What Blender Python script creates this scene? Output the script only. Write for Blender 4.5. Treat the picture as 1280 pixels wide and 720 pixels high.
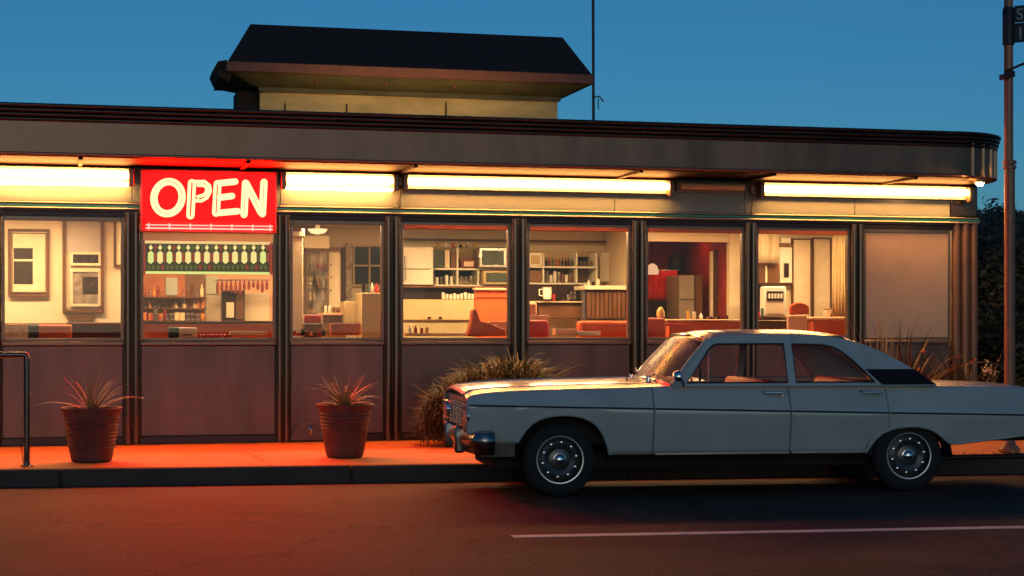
import bpy, bmesh, math, random
from mathutils import Vector, Matrix
from mathutils.geometry import tessellate_polygon
random.seed(7)
PI = math.pi
for o in list(bpy.data.objects): bpy.data.objects.remove(o)
SC = bpy.context.scene
COL = SC.collection

# ---------------------------------------------------------------- camera
# world frame: X runs along the diner front, Y goes into the diner, Z up, metres
TH = math.radians(14.3); DP = 18.3; CH = 1.32; F = 2200.0
cd = bpy.data.cameras.new('camera'); cam = bpy.data.objects.new('camera', cd); COL.objects.link(cam)
cam.location = (0, -DP, CH); cam.rotation_euler = (PI/2, 0, -TH)
cd.sensor_width = 36; cd.lens = 36*F/1280; cd.shift_y = 52/1280; cd.clip_start = .1; cd.clip_end = 3000
SC.camera = cam

# ---------------------------------------------------------------- sky, last light, exposure
w = bpy.data.worlds.new('World'); SC.world = w; w.use_nodes = True
nt = w.node_tree; nt.nodes.clear()
sky = nt.nodes.new('ShaderNodeTexSky'); sky.sky_type = 'NISHITA'; sky.sun_disc = False
sky.sun_elevation = math.radians(12.0); sky.sun_rotation = math.radians(190)
sky.altitude = 200; sky.air_density = 1.0; sky.dust_density = 1.0; sky.ozone_density = 10.0
tint = nt.nodes.new('ShaderNodeMix'); tint.data_type = 'RGBA'; tint.blend_type = 'MULTIPLY'; tint.inputs[0].default_value = 1
tint.inputs[7].default_value = (1.15, 1.0, .70, 1)
bg = nt.nodes.new('ShaderNodeBackground'); bg.inputs[1].default_value = .1
ow = nt.nodes.new('ShaderNodeOutputWorld')
nt.links.new(sky.outputs[0], tint.inputs[6]); nt.links.new(tint.outputs[2], bg.inputs[0]); nt.links.new(bg.outputs[0], ow.inputs[0])
sd = bpy.data.lights.new('afterglow', 'SUN'); sd.energy = .20; sd.angle = math.radians(40); sd.color = (1, .66, .42)
so = bpy.data.objects.new('afterglow', sd); COL.objects.link(so)
so.rotation_euler = (math.radians(84), 0, math.radians(-8))
SC.view_settings.view_transform = 'Standard'; SC.view_settings.look = 'None'
SC.view_settings.exposure = 0; SC.view_settings.gamma = 1; SC.view_settings.use_curve_mapping = False
SC.render.engine = 'CYCLES'
SC.cycles.use_denoising = True; SC.cycles.use_light_tree = True
SC.cycles.max_bounces = 9; SC.cycles.transparent_max_bounces = 16; SC.cycles.sample_clamp_indirect = 6
SC.cycles.caustics_reflective = False; SC.cycles.caustics_refractive = False

# ---------------------------------------------------------------- measuring helpers (photo pixel -> point on a plane of the place)
def ray(px, py):
    a = px-640
    return Vector((F*math.sin(TH)+a*math.cos(TH), F*math.cos(TH)-a*math.sin(TH), 412-py))
def at(px, py, Y=0.0):
    d = ray(px, py); t = (Y+DP)/d.y
    return Vector((d.x*t, Y, CH+d.z*t))
def atg(px, py, z=0.0):
    d = ray(px, py); t = (z-CH)/d.z
    return Vector((d.x*t, -DP+d.y*t, z))
def X(px, Y=0.0): return at(px, 400, Y).x

# ---------------------------------------------------------------- materials
MATS = {}
def mat(name, col, rough=.5, metal=0., var=0., vscale=6., bump=0., bscale=40., spec=.5, coat=0., emit=None, estr=0., stretch=None, rvar=0.):
    if name in MATS: return MATS[name]
    m = bpy.data.materials.new(name); m.use_nodes = True; n = m.node_tree; b = n.nodes['Principled BSDF']
    L = n.links.new
    b.inputs['Base Color'].default_value = (*col, 1); b.inputs['Roughness'].default_value = rough
    b.inputs['Metallic'].default_value = metal; b.inputs['Specular IOR Level'].default_value = spec
    b.inputs['Coat Weight'].default_value = coat; b.inputs['Coat Roughness'].default_value = .14
    if emit:
        b.inputs['Emission Color'].default_value = (*emit, 1); b.inputs['Emission Strength'].default_value = estr
    if var or bump or rvar:
        tc = n.nodes.new('ShaderNodeTexCoord'); mp = n.nodes.new('ShaderNodeMapping'); L(tc.outputs['Object'], mp.inputs[0])
        if stretch: mp.inputs['Scale'].default_value = stretch
    if var or rvar:
        nz = n.nodes.new('ShaderNodeTexNoise'); nz.inputs['Scale'].default_value = vscale; nz.inputs['Detail'].default_value = 8; nz.inputs['Roughness'].default_value = .62
        L(mp.outputs[0], nz.inputs[0])
    if var:
        cr = n.nodes.new('ShaderNodeMapRange'); cr.inputs[1].default_value = .3; cr.inputs[2].default_value = .7
        cr.inputs[3].default_value = 1-var; cr.inputs[4].default_value = 1+var*.6
        L(nz.outputs[0], cr.inputs[0])
        mx = n.nodes.new('ShaderNodeMix'); mx.data_type = 'RGBA'; mx.blend_type = 'MULTIPLY'; mx.inputs[0].default_value = 1
        mx.inputs[6].default_value = (*col, 1); L(cr.outputs[0], mx.inputs[7]); L(mx.outputs[2], b.inputs['Base Color'])
    if rvar:
        rr = n.nodes.new('ShaderNodeMapRange'); rr.inputs[1].default_value = .3; rr.inputs[2].default_value = .7
        rr.inputs[3].default_value = max(.02, rough-rvar); rr.inputs[4].default_value = min(1, rough+rvar)
        L(nz.outputs[0], rr.inputs[0]); L(rr.outputs[0], b.inputs['Roughness'])
    if bump:
        n2 = n.nodes.new('ShaderNodeTexNoise'); n2.inputs['Scale'].default_value = bscale; n2.inputs['Detail'].default_value = 6
        L(mp.outputs[0], n2.inputs[0]); bp = n.nodes.new('ShaderNodeBump'); bp.inputs['Strength'].default_value = bump; bp.inputs['Distance'].default_value = .01
        L(n2.outputs[0], bp.inputs['Height']); L(bp.outputs[0], b.inputs['Normal'])
    MATS[name] = m; return m
def emat(name, col, s):
    if name in MATS: return MATS[name]
    m = bpy.data.materials.new(name); m.use_nodes = True; n = m.node_tree; n.nodes.clear()
    e = n.nodes.new('ShaderNodeEmission'); e.inputs[0].default_value = (*col, 1); e.inputs[1].default_value = s
    o = n.nodes.new('ShaderNodeOutputMaterial'); n.links.new(e.outputs[0], o.inputs[0]); MATS[name] = m; return m
def glass(name, tint=(1, 1, 1), rough=.0, dirt_haze=.03):
    if name in MATS: return MATS[name]
    m = bpy.data.materials.new(name); m.use_nodes = True; n = m.node_tree; n.nodes.clear(); L = n.links.new
    t = n.nodes.new('ShaderNodeBsdfTransparent'); t.inputs[0].default_value = (*tint, 1)
    g = n.nodes.new('ShaderNodeBsdfGlossy'); g.inputs['Roughness'].default_value = rough
    fr = n.nodes.new('ShaderNodeFresnel'); fr.inputs[0].default_value = 1.5
    fm = n.nodes.new('ShaderNodeMath'); fm.operation = 'MULTIPLY'; fm.inputs[1].default_value = .5; L(fr.outputs[0], fm.inputs[0])   # two faces share one reflection
    mx = n.nodes.new('ShaderNodeMixShader'); L(fm.outputs[0], mx.inputs[0]); L(t.outputs[0], mx.inputs[1]); L(g.outputs[0], mx.inputs[2])
    d = n.nodes.new('ShaderNodeBsdfDiffuse'); d.inputs[0].default_value = (.6, .55, .5, 1)
    nz = n.nodes.new('ShaderNodeTexNoise'); nz.inputs['Scale'].default_value = 3; nz.inputs['Detail'].default_value = 8
    mr = n.nodes.new('ShaderNodeMapRange'); mr.inputs[1].default_value = .45; mr.inputs[2].default_value = .8; mr.inputs[3].default_value = 0; mr.inputs[4].default_value = dirt_haze*2
    L(nz.outputs[0], mr.inputs[0])
    m2 = n.nodes.new('ShaderNodeMixShader'); L(mr.outputs[0], m2.inputs[0]); L(mx.outputs[0], m2.inputs[1]); L(d.outputs[0], m2.inputs[2])
    o = n.nodes.new('ShaderNodeOutputMaterial'); L(m2.outputs[0], o.inputs[0]); MATS[name] = m; return m

M_chrome = mat('chrome', (.75, .74, .72), .12, 1, rvar=.06, vscale=12)
M_bronze = mat('bronze_metal', (.10, .07, .06), .3, .85, var=.2, vscale=4, rvar=.1, stretch=(1, 1, .3))
M_mull = mat('dark_mullion_metal', (.13, .095, .07), .24, .9)
M_frame = mat('window_frame_metal', (.20, .15, .11), .38, .8)
M_panelw = mat('brushed_wall_panel', (.155, .108, .080), .40, .25, var=.42, vscale=2.5, rvar=.1, bump=.05, bscale=90, stretch=(1, 1, .25))
M_frieze = mat('cream_enamel', (.17, .21, .20), .35, 0, var=.08, vscale=3, rvar=.1, stretch=(.4, 1, 1))
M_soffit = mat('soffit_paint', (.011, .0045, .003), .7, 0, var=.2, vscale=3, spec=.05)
M_fascia = mat('fascia_steel', (.20, .125, .085), .36, .7, var=.5, vscale=2.2, rvar=.1, stretch=(1, 1, .25))
M_cornice = mat('cornice_metal', (.07, .05, .042), .28, .85, var=.25, vscale=3, rvar=.1, stretch=(.4, 1, 1))
M_teal = mat('teal_enamel', (.02, .20, .16), .25, 0, coat=.5, var=.1)
M_roof = mat('roof_felt', (.03, .026, .025), .9, 0, var=.3, vscale=5)
M_shingle = mat('dark_roof_metal', (.022, .013, .010), .9, 0, var=.3, vscale=7, bump=.1)
M_rustred = mat('rust_red_paint', (.13, .045, .03), .6, 0, var=.3, vscale=7)
M_orangelit = mat('orange_lit_trim', (.48, .13, .045), .45, 0, var=.2, vscale=5)
M_olive = mat('olive_paint', (.11, .10, .06), .7, 0, var=.3, vscale=5)
M_yellow = mat('aged_yellow_plaster', (.70, .52, .24), .8, 0, var=.35, vscale=2.2, bump=.1, stretch=(.6, 1, 1.8))
M_kick = mat('kick_plate', (.04, .03, .03), .4, .6, var=.2)
M_pot = mat('terracotta', (.11, .036, .024), .6, 0, var=.3, vscale=14, bump=.15, bscale=60)
M_soil = mat('potting_soil', (.03, .02, .015), .95, 0, bump=.5)
M_black = mat('black_rubber', (.015, .015, .015), .7, 0, var=.2)
M_pole = mat('painted_steel_pole', (.26, .13, .075), .45, .2, var=.3, vscale=14, rvar=.12)
M_glass = glass('window_glass', (.98, .97, .94), 0.0, .004)

# ---------------------------------------------------------------- mesh helpers
def wmat(o):
    m = o.matrix_basis.copy(); p = o.parent
    while p: m = p.matrix_basis @ m; p = p.parent
    return m
def tag(o, label=None, cat=None, group=None, kind=None):
    if label: o['label'] = label
    if cat: o['category'] = cat
    if group: o['group'] = group
    if kind: o['kind'] = kind
    return o
def thing(name, label, cat, loc=(0, 0, 0), rz=0, group=None, parent=None):
    o = bpy.data.objects.new(name, None); o.empty_display_size = .1; COL.objects.link(o)
    o.location = loc; o.rotation_euler = (0, 0, rz)
    if parent: o.parent = parent
    return tag(o, label, cat, group)
class MB:
    def __init__(s, M=None): s.v = []; s.f = []; s.M = M
    def add(s, vs, fs):
        b = len(s.v)
        s.v += [(s.M @ Vector(v)) if s.M else Vector(v) for v in vs]; s.f += [tuple(b+i for i in f) for f in fs]; return s
    def box(s, x0, x1, y0, y1, z0, z1):
        if x0 > x1: x0, x1 = x1, x0
        if y0 > y1: y0, y1 = y1, y0
        if z0 > z1: z0, z1 = z1, z0
        vs = [(x0,y0,z0),(x1,y0,z0),(x1,y1,z0),(x0,y1,z0),(x0,y0,z1),(x1,y0,z1),(x1,y1,z1),(x0,y1,z1)]
        return s.add(vs, [(0,3,2,1),(4,5,6,7),(0,1,5,4),(1,2,6,5),(2,3,7,6),(3,0,4,7)])
    def tube(s, pts, r, n=10, closed=False, cap=True):
        pts = [Vector(p) for p in pts]; k = len(pts); rs = r if isinstance(r, (list, tuple)) else [r]*k
        rings = []; up = None
        for i, p in enumerate(pts):
            a = pts[(i-1) % k] if (i > 0 or closed) else p; c = pts[(i+1) % k] if (i < k-1 or closed) else p
            t = (c-a).normalized()
            if up is None:
                up = Vector((0, 0, 1)) if abs(t.z) < .9 else Vector((1, 0, 0))
            up = (up - t*up.dot(t)); up = up.normalized() if up.length > 1e-6 else t.orthogonal().normalized()
            q = t.cross(up)
            rings.append([p+up*math.cos(2*PI*j/n)*rs[i]+q*math.sin(2*PI*j/n)*rs[i] for j in range(n)])
        vs = [v for g in rings for v in g]; fs = []
        for i in range(k if closed else k-1):
            i2 = (i+1) % k
            for j in range(n): fs.append((i*n+j, i*n+(j+1) % n, i2*n+(j+1) % n, i2*n+j))
        if not closed and cap: fs += [tuple(range(n)), tuple((k-1)*n+j for j in reversed(range(n)))]
        return s.add(vs, fs)
    def lathe(s, prof, c=(0, 0, 0), n=32, axis='z', cap=True):
        vs = []; fs = []; c = Vector(c)
        for r, h in prof:
            for j in range(n):
                a = 2*PI*j/n; x, y = r*math.cos(a), r*math.sin(a)
                vs.append(c+(Vector((x, y, h)) if axis == 'z' else Vector((x, h, y)) if axis == 'y' else Vector((h, x, y))))
        for i in range(len(prof)-1):
            for j in range(n): fs.append((i*n+j, i*n+(j+1) % n, (i+1)*n+(j+1) % n, (i+1)*n+j))
        if cap: fs += [tuple(reversed(range(n))), tuple((len(prof)-1)*n+j for j in range(n))]
        return s.add(vs, fs)
    def prism(s, poly, d0, d1, axis='y'):
        n = len(poly)
        def P(a, b, d): return (a, d, b) if axis == 'y' else (d, a, b) if axis == 'x' else (a, b, d)
        vs = [P(a, b, d0) for a, b in poly]+[P(a, b, d1) for a, b in poly]
        fs = [tuple(range(n)), tuple(reversed(range(n, 2*n)))]+[(i, (i+1) % n, n+(i+1) % n, n+i) for i in range(n)]
        return s.add(vs, fs)
    def grid(s, rows):
        n = len(rows[0]); vs = [p for r in rows for p in r]; fs = []
        for i in range(len(rows)-1):
            for j in range(n-1): fs.append((i*n+j, i*n+j+1, (i+1)*n+j+1, (i+1)*n+j))
        return s.add(vs, fs)
    def build(s, name, m, parent=None, bevel=0., smooth=False, solid=0., loc=None, fix=True):
        if parent is not None: inv = wmat(parent).inverted(); vs = [inv @ v for v in s.v]; off = None
        else:
            if loc is None:
                xs = [v.x for v in s.v]; ys = [v.y for v in s.v]; zs = [v.z for v in s.v]
                loc = ((min(xs)+max(xs))/2, (min(ys)+max(ys))/2, min(zs))
            off = Vector(loc); vs = [v-off for v in s.v]
        me = bpy.data.meshes.new(name); me.from_pydata([tuple(v) for v in vs], [], s.f); me.update()
        if fix:
            bm = bmesh.new(); bm.from_mesh(me); bmesh.ops.recalc_face_normals(bm, faces=bm.faces); bm.to_mesh(me); bm.free()
        me.materials.append(m)
        o = bpy.data.objects.new(name, me); COL.objects.link(o)
        if parent is not None: o.parent = parent
        else: o.location = off
        if solid:
            md = o.modifiers.new('thickness', 'SOLIDIFY'); md.thickness = solid; md.offset = -1
        if bevel:
            md = o.modifiers.new('bevel', 'BEVEL'); md.width = bevel; md.segments = 2; md.limit_method = 'ANGLE'; md.angle_limit = .6
        if smooth: me.polygons.foreach_set('use_smooth', [True]*len(me.polygons))
        if smooth or bevel:
            try: me.set_sharp_from_angle(angle=math.radians(40))
            except Exception: pass
            if bevel and not smooth: me.polygons.foreach_set('use_smooth', [True]*len(me.polygons))
        return o
def copy_tree(o, parent=None):
    c = o.copy(); COL.objects.link(c); c.parent = parent
    for ch in list(o.children): copy_tree(ch, c)
    return c
def box(name, m, parent, x0, x1, y0, y1, z0, z1, bevel=0.): return MB().box(x0, x1, y0, y1, z0, z1).build(name, m, parent, bevel)
def fr(px0, py0, px1, py1, Y, d=.02):
    """box whose front face, at depth Y, spans the photo rectangle"""
    a = at(px0, py0, Y); b = at(px1, py1, Y); c = at((px0+px1)/2, py0, Y); e = at((px0+px1)/2, py1, Y)
    return (a.x, b.x, Y, Y+d, e.z, c.z)

# ================================================================ STREET
KA = atg(0, 609.3); KB = atg(1280, 592.0)
PHI = math.atan2(KB.y-KA.y, KB.x-KA.x)
SU = Vector((math.cos(PHI), math.sin(PHI), 0)); SN = Vector((-math.sin(PHI), math.cos(PHI), 0))
G0 = atg(700, 621)                                   # near front tyre on the road
KD = (KA-G0).dot(SN)                                 # kerb distance behind the near tyres
SM = Matrix.Translation(G0) @ Matrix.Rotation(PHI, 4, 'Z')   # street frame: x along the kerb, y towards the diner

def asphalt():
    m = bpy.data.materials.new('asphalt'); m.use_nodes = True; n = m.node_tree; b = n.nodes['Principled BSDF']; L = n.links.new
    tc = n.nodes.new('ShaderNodeTexCoord')
    def noise(s, d=8, rgh=.6):
        x = n.nodes.new('ShaderNodeTexNoise'); x.inputs['Scale'].default_value = s; x.inputs['Detail'].default_value = d; x.inputs['Roughness'].default_value = rgh
        L(tc.outputs['Object'], x.inputs[0]); return x
    big = noise(.6); fine = noise(38, 5, .85)
    r = n.nodes.new('ShaderNodeValToRGB'); L(big.outputs[0], r.inputs[0])
    r.color_ramp.elements[0].position = .35; r.color_ramp.elements[0].color = (.032, .017, .014, 1)
    r.color_ramp.elements[1].position = .68; r.color_ramp.elements[1].color = (.078, .043, .034, 1)
    r2 = n.nodes.new('ShaderNodeValToRGB'); L(fine.outputs[0], r2.inputs[0])
    r2.color_ramp.elements[0].position = .43; r2.color_ramp.elements[0].color = (.25, .25, .25, 1)
    r2.color_ramp.elements[1].position = .60; r2.color_ramp.elements[1].color = (2.0, 2.0, 2.0, 1)
    mx = n.nodes.new('ShaderNodeMix'); mx.data_type = 'RGBA'; mx.blend_type = 'MULTIPLY'; mx.inputs[0].default_value = 1
    L(r.outputs[0], mx.inputs[6]); L(r2.outputs[0], mx.inputs[7])
    # tar-filled cracks
    wn = noise(1.3, 4); ad = n.nodes.new('ShaderNodeVectorMath'); ad.operation = 'SCALE'; ad.inputs['Scale'].default_value = 1.6; L(wn.outputs['Color'], ad.inputs[0])
    a2 = n.nodes.new('ShaderNodeVectorMath'); L(tc.outputs['Object'], a2.inputs[0]); L(ad.outputs[0], a2.inputs[1])
    vo = n.nodes.new('ShaderNodeTexVoronoi'); vo.feature = 'DISTANCE_TO_EDGE'; vo.inputs['Scale'].default_value = .33; L(a2.outputs[0], vo.inputs[0])
    cr = n.nodes.new('ShaderNodeMapRange'); cr.inputs[1].default_value = .003; cr.inputs[2].default_value = .014; L(vo.outputs[0], cr.inputs[0])
    cm = n.nodes.new('ShaderNodeMapRange'); cm.inputs[3].default_value = .25; cm.inputs[4].default_value = 1; L(cr.outputs[0], cm.inputs[0])
    m3 = n.nodes.new('ShaderNodeMix'); m3.data_type = 'RGBA'; m3.blend_type = 'MULTIPLY'; m3.inputs[0].default_value = 1
    L(mx.outputs[2], m3.inputs[6]); L(cm.outputs[0], m3.inputs[7]); L(m3.outputs[2], b.inputs['Base Color'])
    b.inputs['Roughness'].default_value = .75; b.inputs['Specular IOR Level'].default_value = .2
    bp = n.nodes.new('ShaderNodeBump'); bp.inputs['Strength'].default_value = .55; bp.inputs['Distance'].default_value = .01
    L(fine.outputs[0], bp.inputs['Height']); L(bp.outputs[0], b.inputs['Normal'])
    return m
def concrete(name, c0, c1, joints=None, bump=.25, rough=.75):
    m = bpy.data.materials.new(name); m.use_nodes = True; n = m.node_tree; b = n.nodes['Principled BSDF']; L = n.links.new
    tc = n.nodes.new('ShaderNodeTexCoord')
    a = n.nodes.new('ShaderNodeTexNoise'); a.inputs['Scale'].default_value = 1.4; a.inputs['Detail'].default_value = 10; a.inputs['Roughness'].default_value = .7; L(tc.outputs['Object'], a.inputs[0])
    r = n.nodes.new('ShaderNodeValToRGB'); L(a.outputs[0], r.inputs[0])
    r.color_ramp.elements[0].position = .3; r.color_ramp.elements[0].color = (*c0, 1); r.color_ramp.elements[1].position = .7; r.color_ramp.elements[1].color = (*c1, 1)
    L(r.outputs[0], b.inputs['Base Color']); b.inputs['Roughness'].default_value = rough
    f = n.nodes.new('ShaderNodeTexNoise'); f.inputs['Scale'].default_value = 60; f.inputs['Detail'].default_value = 5; L(tc.outputs['Object'], f.inputs[0])
    bp = n.nodes.new('ShaderNodeBump'); bp.inputs['Strength'].default_value = bump; bp.inputs['Distance'].default_value = .01; L(f.outputs[0], bp.inputs['Height']); L(bp.outputs[0], b.inputs['Normal'])
    return m
M_asph = asphalt()
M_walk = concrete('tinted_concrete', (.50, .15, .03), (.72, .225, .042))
M_kerb = concrete('kerb_concrete', (.026, .018, .015), (.05, .034, .028))
M_ground = concrete('dry_ground', (.04, .035, .02), (.08, .07, .045), bump=.6)

MB().box(-900, 900, -900, 900, -.3, -.05).build('ground', M_ground, loc=(0, 0, -.3))
tag(bpy.data.objects['ground'], kind='structure')
tag(MB(SM).box(-120, 140, -9.0, KD+.0, -.2, 0).build('road', M_asph, loc=G0), kind='structure')
LA = SM.inverted() @ atg(640, 671); 
M_line = mat('worn_road_paint', (.72, .66, .56), .6, 0, var=.3, vscale=9)
tag(MB(SM).box(LA.x, 60, LA.y-.06, LA.y+.06, .001, .004).build('lane_marking', M_line), kind='structure')
# pavement: separate slabs between the kerb and the diner, joints left open
def kerb_y(x):      # world Y of the back of the kerb at world X
    return KA.y+(x-KA.x)*math.tan(PHI)
kw = .06
kbm = MB(SM)
for k in range(-16, 24): kbm.box(k*2.44+.9, k*2.44+2.44+.893, KD, KD+kw, -.2, .146)
tag(kbm.build('kerb', M_kerb, bevel=.018), kind='structure')
xs = [-42, -6.0, -3.2, -.4, 0, 0, 0, 0]
joints = [-40, -5.9, -3.0, -.55]
jx = []
for px, py in ((302, 566), (478, 566)):
    jx.append(atg(px, py, .15).x)
step = 2.0
xs = [-40, -7.6, -4.9, -2.35, -.42, jx[0], jx[0]+2.1, jx[0]+4.2, jx[0]+6.3, jx[0]+8.4, 12.4, 14.6, 17, 60]
mb = MB()
for i in range(len(xs)-1):
    a, b = xs[i]+.004, xs[i+1]-.004
    off = kw/math.cos(PHI)+.004
    # joints run a little askew, as in the photo
    sk = .10
    lo_a, lo_b = kerb_y(a)+off, kerb_y(b)+off
    poly = [(a+sk, lo_a), (b+sk, lo_b), (b, .3), (a, .3)]
    mb.prism([(p[0], p[1]) for p in poly], -.1, .15, 'z')
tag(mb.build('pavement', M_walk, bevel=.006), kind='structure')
mb = MB().box(-40, 60, kerb_y(-40)+.2, .3, -.2, -.02)
tag(MB().prism([(-40, kerb_y(-40)+.3), (60, kerb_y(60)+.3), (60, .3), (-40, .3)], -.25, .135, 'z').build('pavement_bed', M_kerb), kind='structure')

# ================================================================ DINER
XL, XR = -4.6, X(1222)                               # building ends
pil = [(X(155), X(175)), (X(345), X(362)), (X(480), X(500)), (X(638), X(658)), (X(788), X(806)), (X(930), X(944)), (X(1062), X(1078))]
pil = [(-3.9, -3.72), (-2.2, -2.03), (-.78, -.60)] + pil + [(X(1187), X(1190))]
diner = thing('diner', 'long low roadside diner with lit windows, dark metal eave and raised hip roofed block', 'diner', (4, 0, .15))
ZS, ZH = 1.205, 2.46                                  # window sill and head
def P(name, m, mbd, **k): return mbd.build(name, m, diner, **k)
P('wall', M_panelw, MB().box(XR-.12, XR, 0.02, 9, .15, 3.2))
P('wall', M_panelw, MB().box(XL, XL+.12, 0.02, 9, .15, 3.2))
P('wall', M_panelw, MB().box(XL, XR, 9, 9.15, .15, 3.2))
P('roof', M_roof, MB().box(XL, XR-.13, .16, 9, 3.2, 3.3))
# pillars between the bays: fluted, rounded metal
def pillar(x0, x1):
    w_ = x1-x0; mb = MB().box(x0, x1, -.035, .12, .16, ZH+.05)
    n = 2
    for i in range(n):
        c = x0+w_*(i+.5)/n
        mb.add(*half_round(c, w_/n*.48, -.035, .16, ZH+.045))
    return mb
def half_round(cx, r, y, z0, z1, n=8):
    vs = []; 
    for z in (z0, z1):
        for j in range(n+1):
            a = PI*j/n; vs.append((cx-r*math.cos(a), y-r*math.sin(a)*.9, z))
    m_ = n+1
    return vs, [(j, j+1, m_+j+1, m_+j) for j in range(n)]+[tuple(range(m_)), tuple(range(2*m_-1, m_-1, -1))]
for a, b in pil[:-1]: P('pillar', M_mull, pillar(a, b), smooth=True)
# rounded end column
ec = MB(); x0, x1 = X(1190), XR
ec.box(x0, x1-.0, -.0, .3, .16, 2.56)
for i, (c, r) in enumerate(((x0+.05, .05), (x0+.16, .055), (x0+.27, .05))): ec.add(*half_round(c, r, 0, .16, 2.56))
P('end_column', mat('brown_column_metal', (.20, .115, .065), .45, .3, var=.2, vscale=3), ec, smooth=True)
# per bay: base panel, sill, window (frame, pane, head trim)
M_inpanel = mat('frosted_bay_panel', (.50, .38, .25), .45, .1, var=.12, vscale=2, rvar=.1)
bays = []
for i in range(len(pil)-1):
    a, b = pil[i][1], pil[i+1][0]
    if i == len(pil)-2: b = X(1187)
    bays.append((a, b))
    bp = P('base_panel', M_panelw, MB().box(a+.012, b-.012, -.012, .03, .235, ZS-.05), bevel=.006)
    P('kick_plate', M_kick, MB().box(a+.002, b-.002, -.03, .04, .155, .228), bevel=.004)
    MB().box(a, b, .02, .1, .16, ZS-.04).build('backing', M_kick, bp)
    win = P('window', M_frame, MB().box(a+.003, a+.032, -.022, .05, ZS, ZH).box(b-.032, b-.003, -.022, .05, ZS, ZH).box(a+.033, b-.033, -.022, .05, ZH-.045, ZH).box(a+.033, b-.033, -.022, .05, ZS, ZS+.03), bevel=.004)
    MB().box(a+.003, b-.003, -.05, .06, ZS-.045, ZS-.006).build('sill', M_frame, win, bevel=.008)
    if i == len(pil)-2:
        MB().box(a+.034, b-.034, -.02, .02, ZS+.031, ZH-.046).build('panel', M_inpanel, win)
    else:
        MB().box(a+.034, b-.034, .012, .018, ZS+.031, ZH-.046).build('pane', M_glass, win)
        if i >= 5: MB().box(a+.034, b-.034, -.03, -.004, ZH-.075, ZH-.03).build('head_trim', M_orangelit, win, bevel=.005)  # orange light along the window head put into the trim's colour
P('head_rail', M_kick, MB().box(XL, XR-.03, -.04, .1, ZH+.05, ZH+.075), bevel=.004)
M_dull = mat('dull_bright_metal', (.32, .33, .28), .42, .7, var=.25, vscale=5, stretch=(.3, 1, 1))
P('chrome_strip', M_dull, MB().tube([(XL, -.05, ZH+.083), (XR-.01, -.05, ZH+.083)], .009))
P('teal_strip', M_teal, MB().box(XL, XR+.005, -.045, .0, ZH+.095, ZH+.125), bevel=.006)
P('chrome_strip', M_dull, MB().tube([(XL, -.045, ZH+.137), (XR-.01, -.045, ZH+.137)], .007))
# cream frieze in separate sheets
fx = [XL, -2.5, X(-10), X(165), X(350), X(500), X(768), X(930), X(1068), X(1187)]
for i in range(len(fx)-1):
    P('frieze_panel', M_frieze, MB().box(fx[i]+.003, fx[i+1]-.003, -.012, .02, ZH+.15, 2.975), bevel=.003)
P('frieze_end', M_mull, MB().box(X(1187), XR, -.01, .2, ZH+.15, 2.975), bevel=.02)
P('wall_core', M_kick, MB().box(XL, XR-.01, .021, .15, ZH+.002, 3.1))
P('head_board', M_kick, MB().box(XL, XR-.04, -.015, .019, ZH+.003, ZH+.049))
# eave: sweep a profile along the front and round the right corner
OH = .9; XE = XR+.03; RC = .75
path = [(XL-.3, -OH)]
nA = 14
for x in [XL+1, 0, 3, 6]: path.append((x, -OH))
path.append((XE-RC, -OH))
for j in range(1, nA+1):
    a = PI/2*j/nA; path.append((XE-RC+RC*math.sin(a), -OH+RC-RC*math.cos(a)))
path.append((XE, 3)); path.append((XE, 9.2))
M_goldtone = mat('gold_toned_metal', (.60, .42, .22), .5, .5, rvar=.08, vscale=9)
def sweep(prof):
    rows = []
    for k, (x, y) in enumerate(path):
        p = Vector((x, y)); a = Vector(path[max(0, k-1)]); c = Vector(path[min(len(path)-1, k+1)]); t = (c-a).normalized(); nn = Vector((t.y, -t.x))
        rows.append([(x+nn.x*o, y+nn.y*o, z) for o, z in prof])
    return MB().grid(rows)
P('fascia', M_fascia, sweep([(-.06, 2.985), (-.015, 2.985), (0, 2.995), (0, 3.31)]), smooth=True)
lip = [(.0, 2.99)]+[(.018*math.sin(PI*j/6), 2.985+.032*(1-math.cos(PI*j/6))/2) for j in range(7)]
P('eave_lip', mat('red_bronze_lip', (.30, .13, .09), .25, .8), sweep(lip), smooth=True)
prof = []
for k in range(4):
    z0 = 3.31+k*.043
    for j in range(7): prof.append((.005+.012*k+.024*math.sin(PI*j/6), z0+.040*(1-math.cos(PI*j/6))/2))
prof += [(-.1, 3.485)]
P('cornice', M_cornice, sweep(prof), smooth=True)
# upright ribs round the eave's corner, the golden light put into their metal colour
for j in (2, 4, 6, 8, 10, 12):
    a = PI/2*j/nA; cx, cy = XE-RC+RC*math.sin(a), -OH+RC-RC*math.cos(a)
    P('corner_rib', M_goldtone, MB().tube([(cx, cy, 3.0), (cx, cy, 3.47)], .022, 10), smooth=True)
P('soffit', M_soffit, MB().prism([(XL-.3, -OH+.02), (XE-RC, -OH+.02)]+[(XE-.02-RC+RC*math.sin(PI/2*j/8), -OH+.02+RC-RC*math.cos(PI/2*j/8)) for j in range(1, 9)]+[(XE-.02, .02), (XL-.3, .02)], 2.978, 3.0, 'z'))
P('parapet_cap', M_roof, MB().prism([(XL-.3, -OH+.1), (XE-RC, -OH+.1), (XE-.45, -OH+.2), (XE-.2, -OH+.42), (XE-.1, -OH+.8), (XE-.1, 9), (XL-.3, 9)], 3.40, 3.47, 'z'))
# soffit seams
for px in (100, 300, 500, 770, 930, 1100):
    P('soffit_batten', M_soffit, MB().box(X(px)-.02, X(px)+.02, -OH+.03, -.02, 2.955, 2.977))

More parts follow.
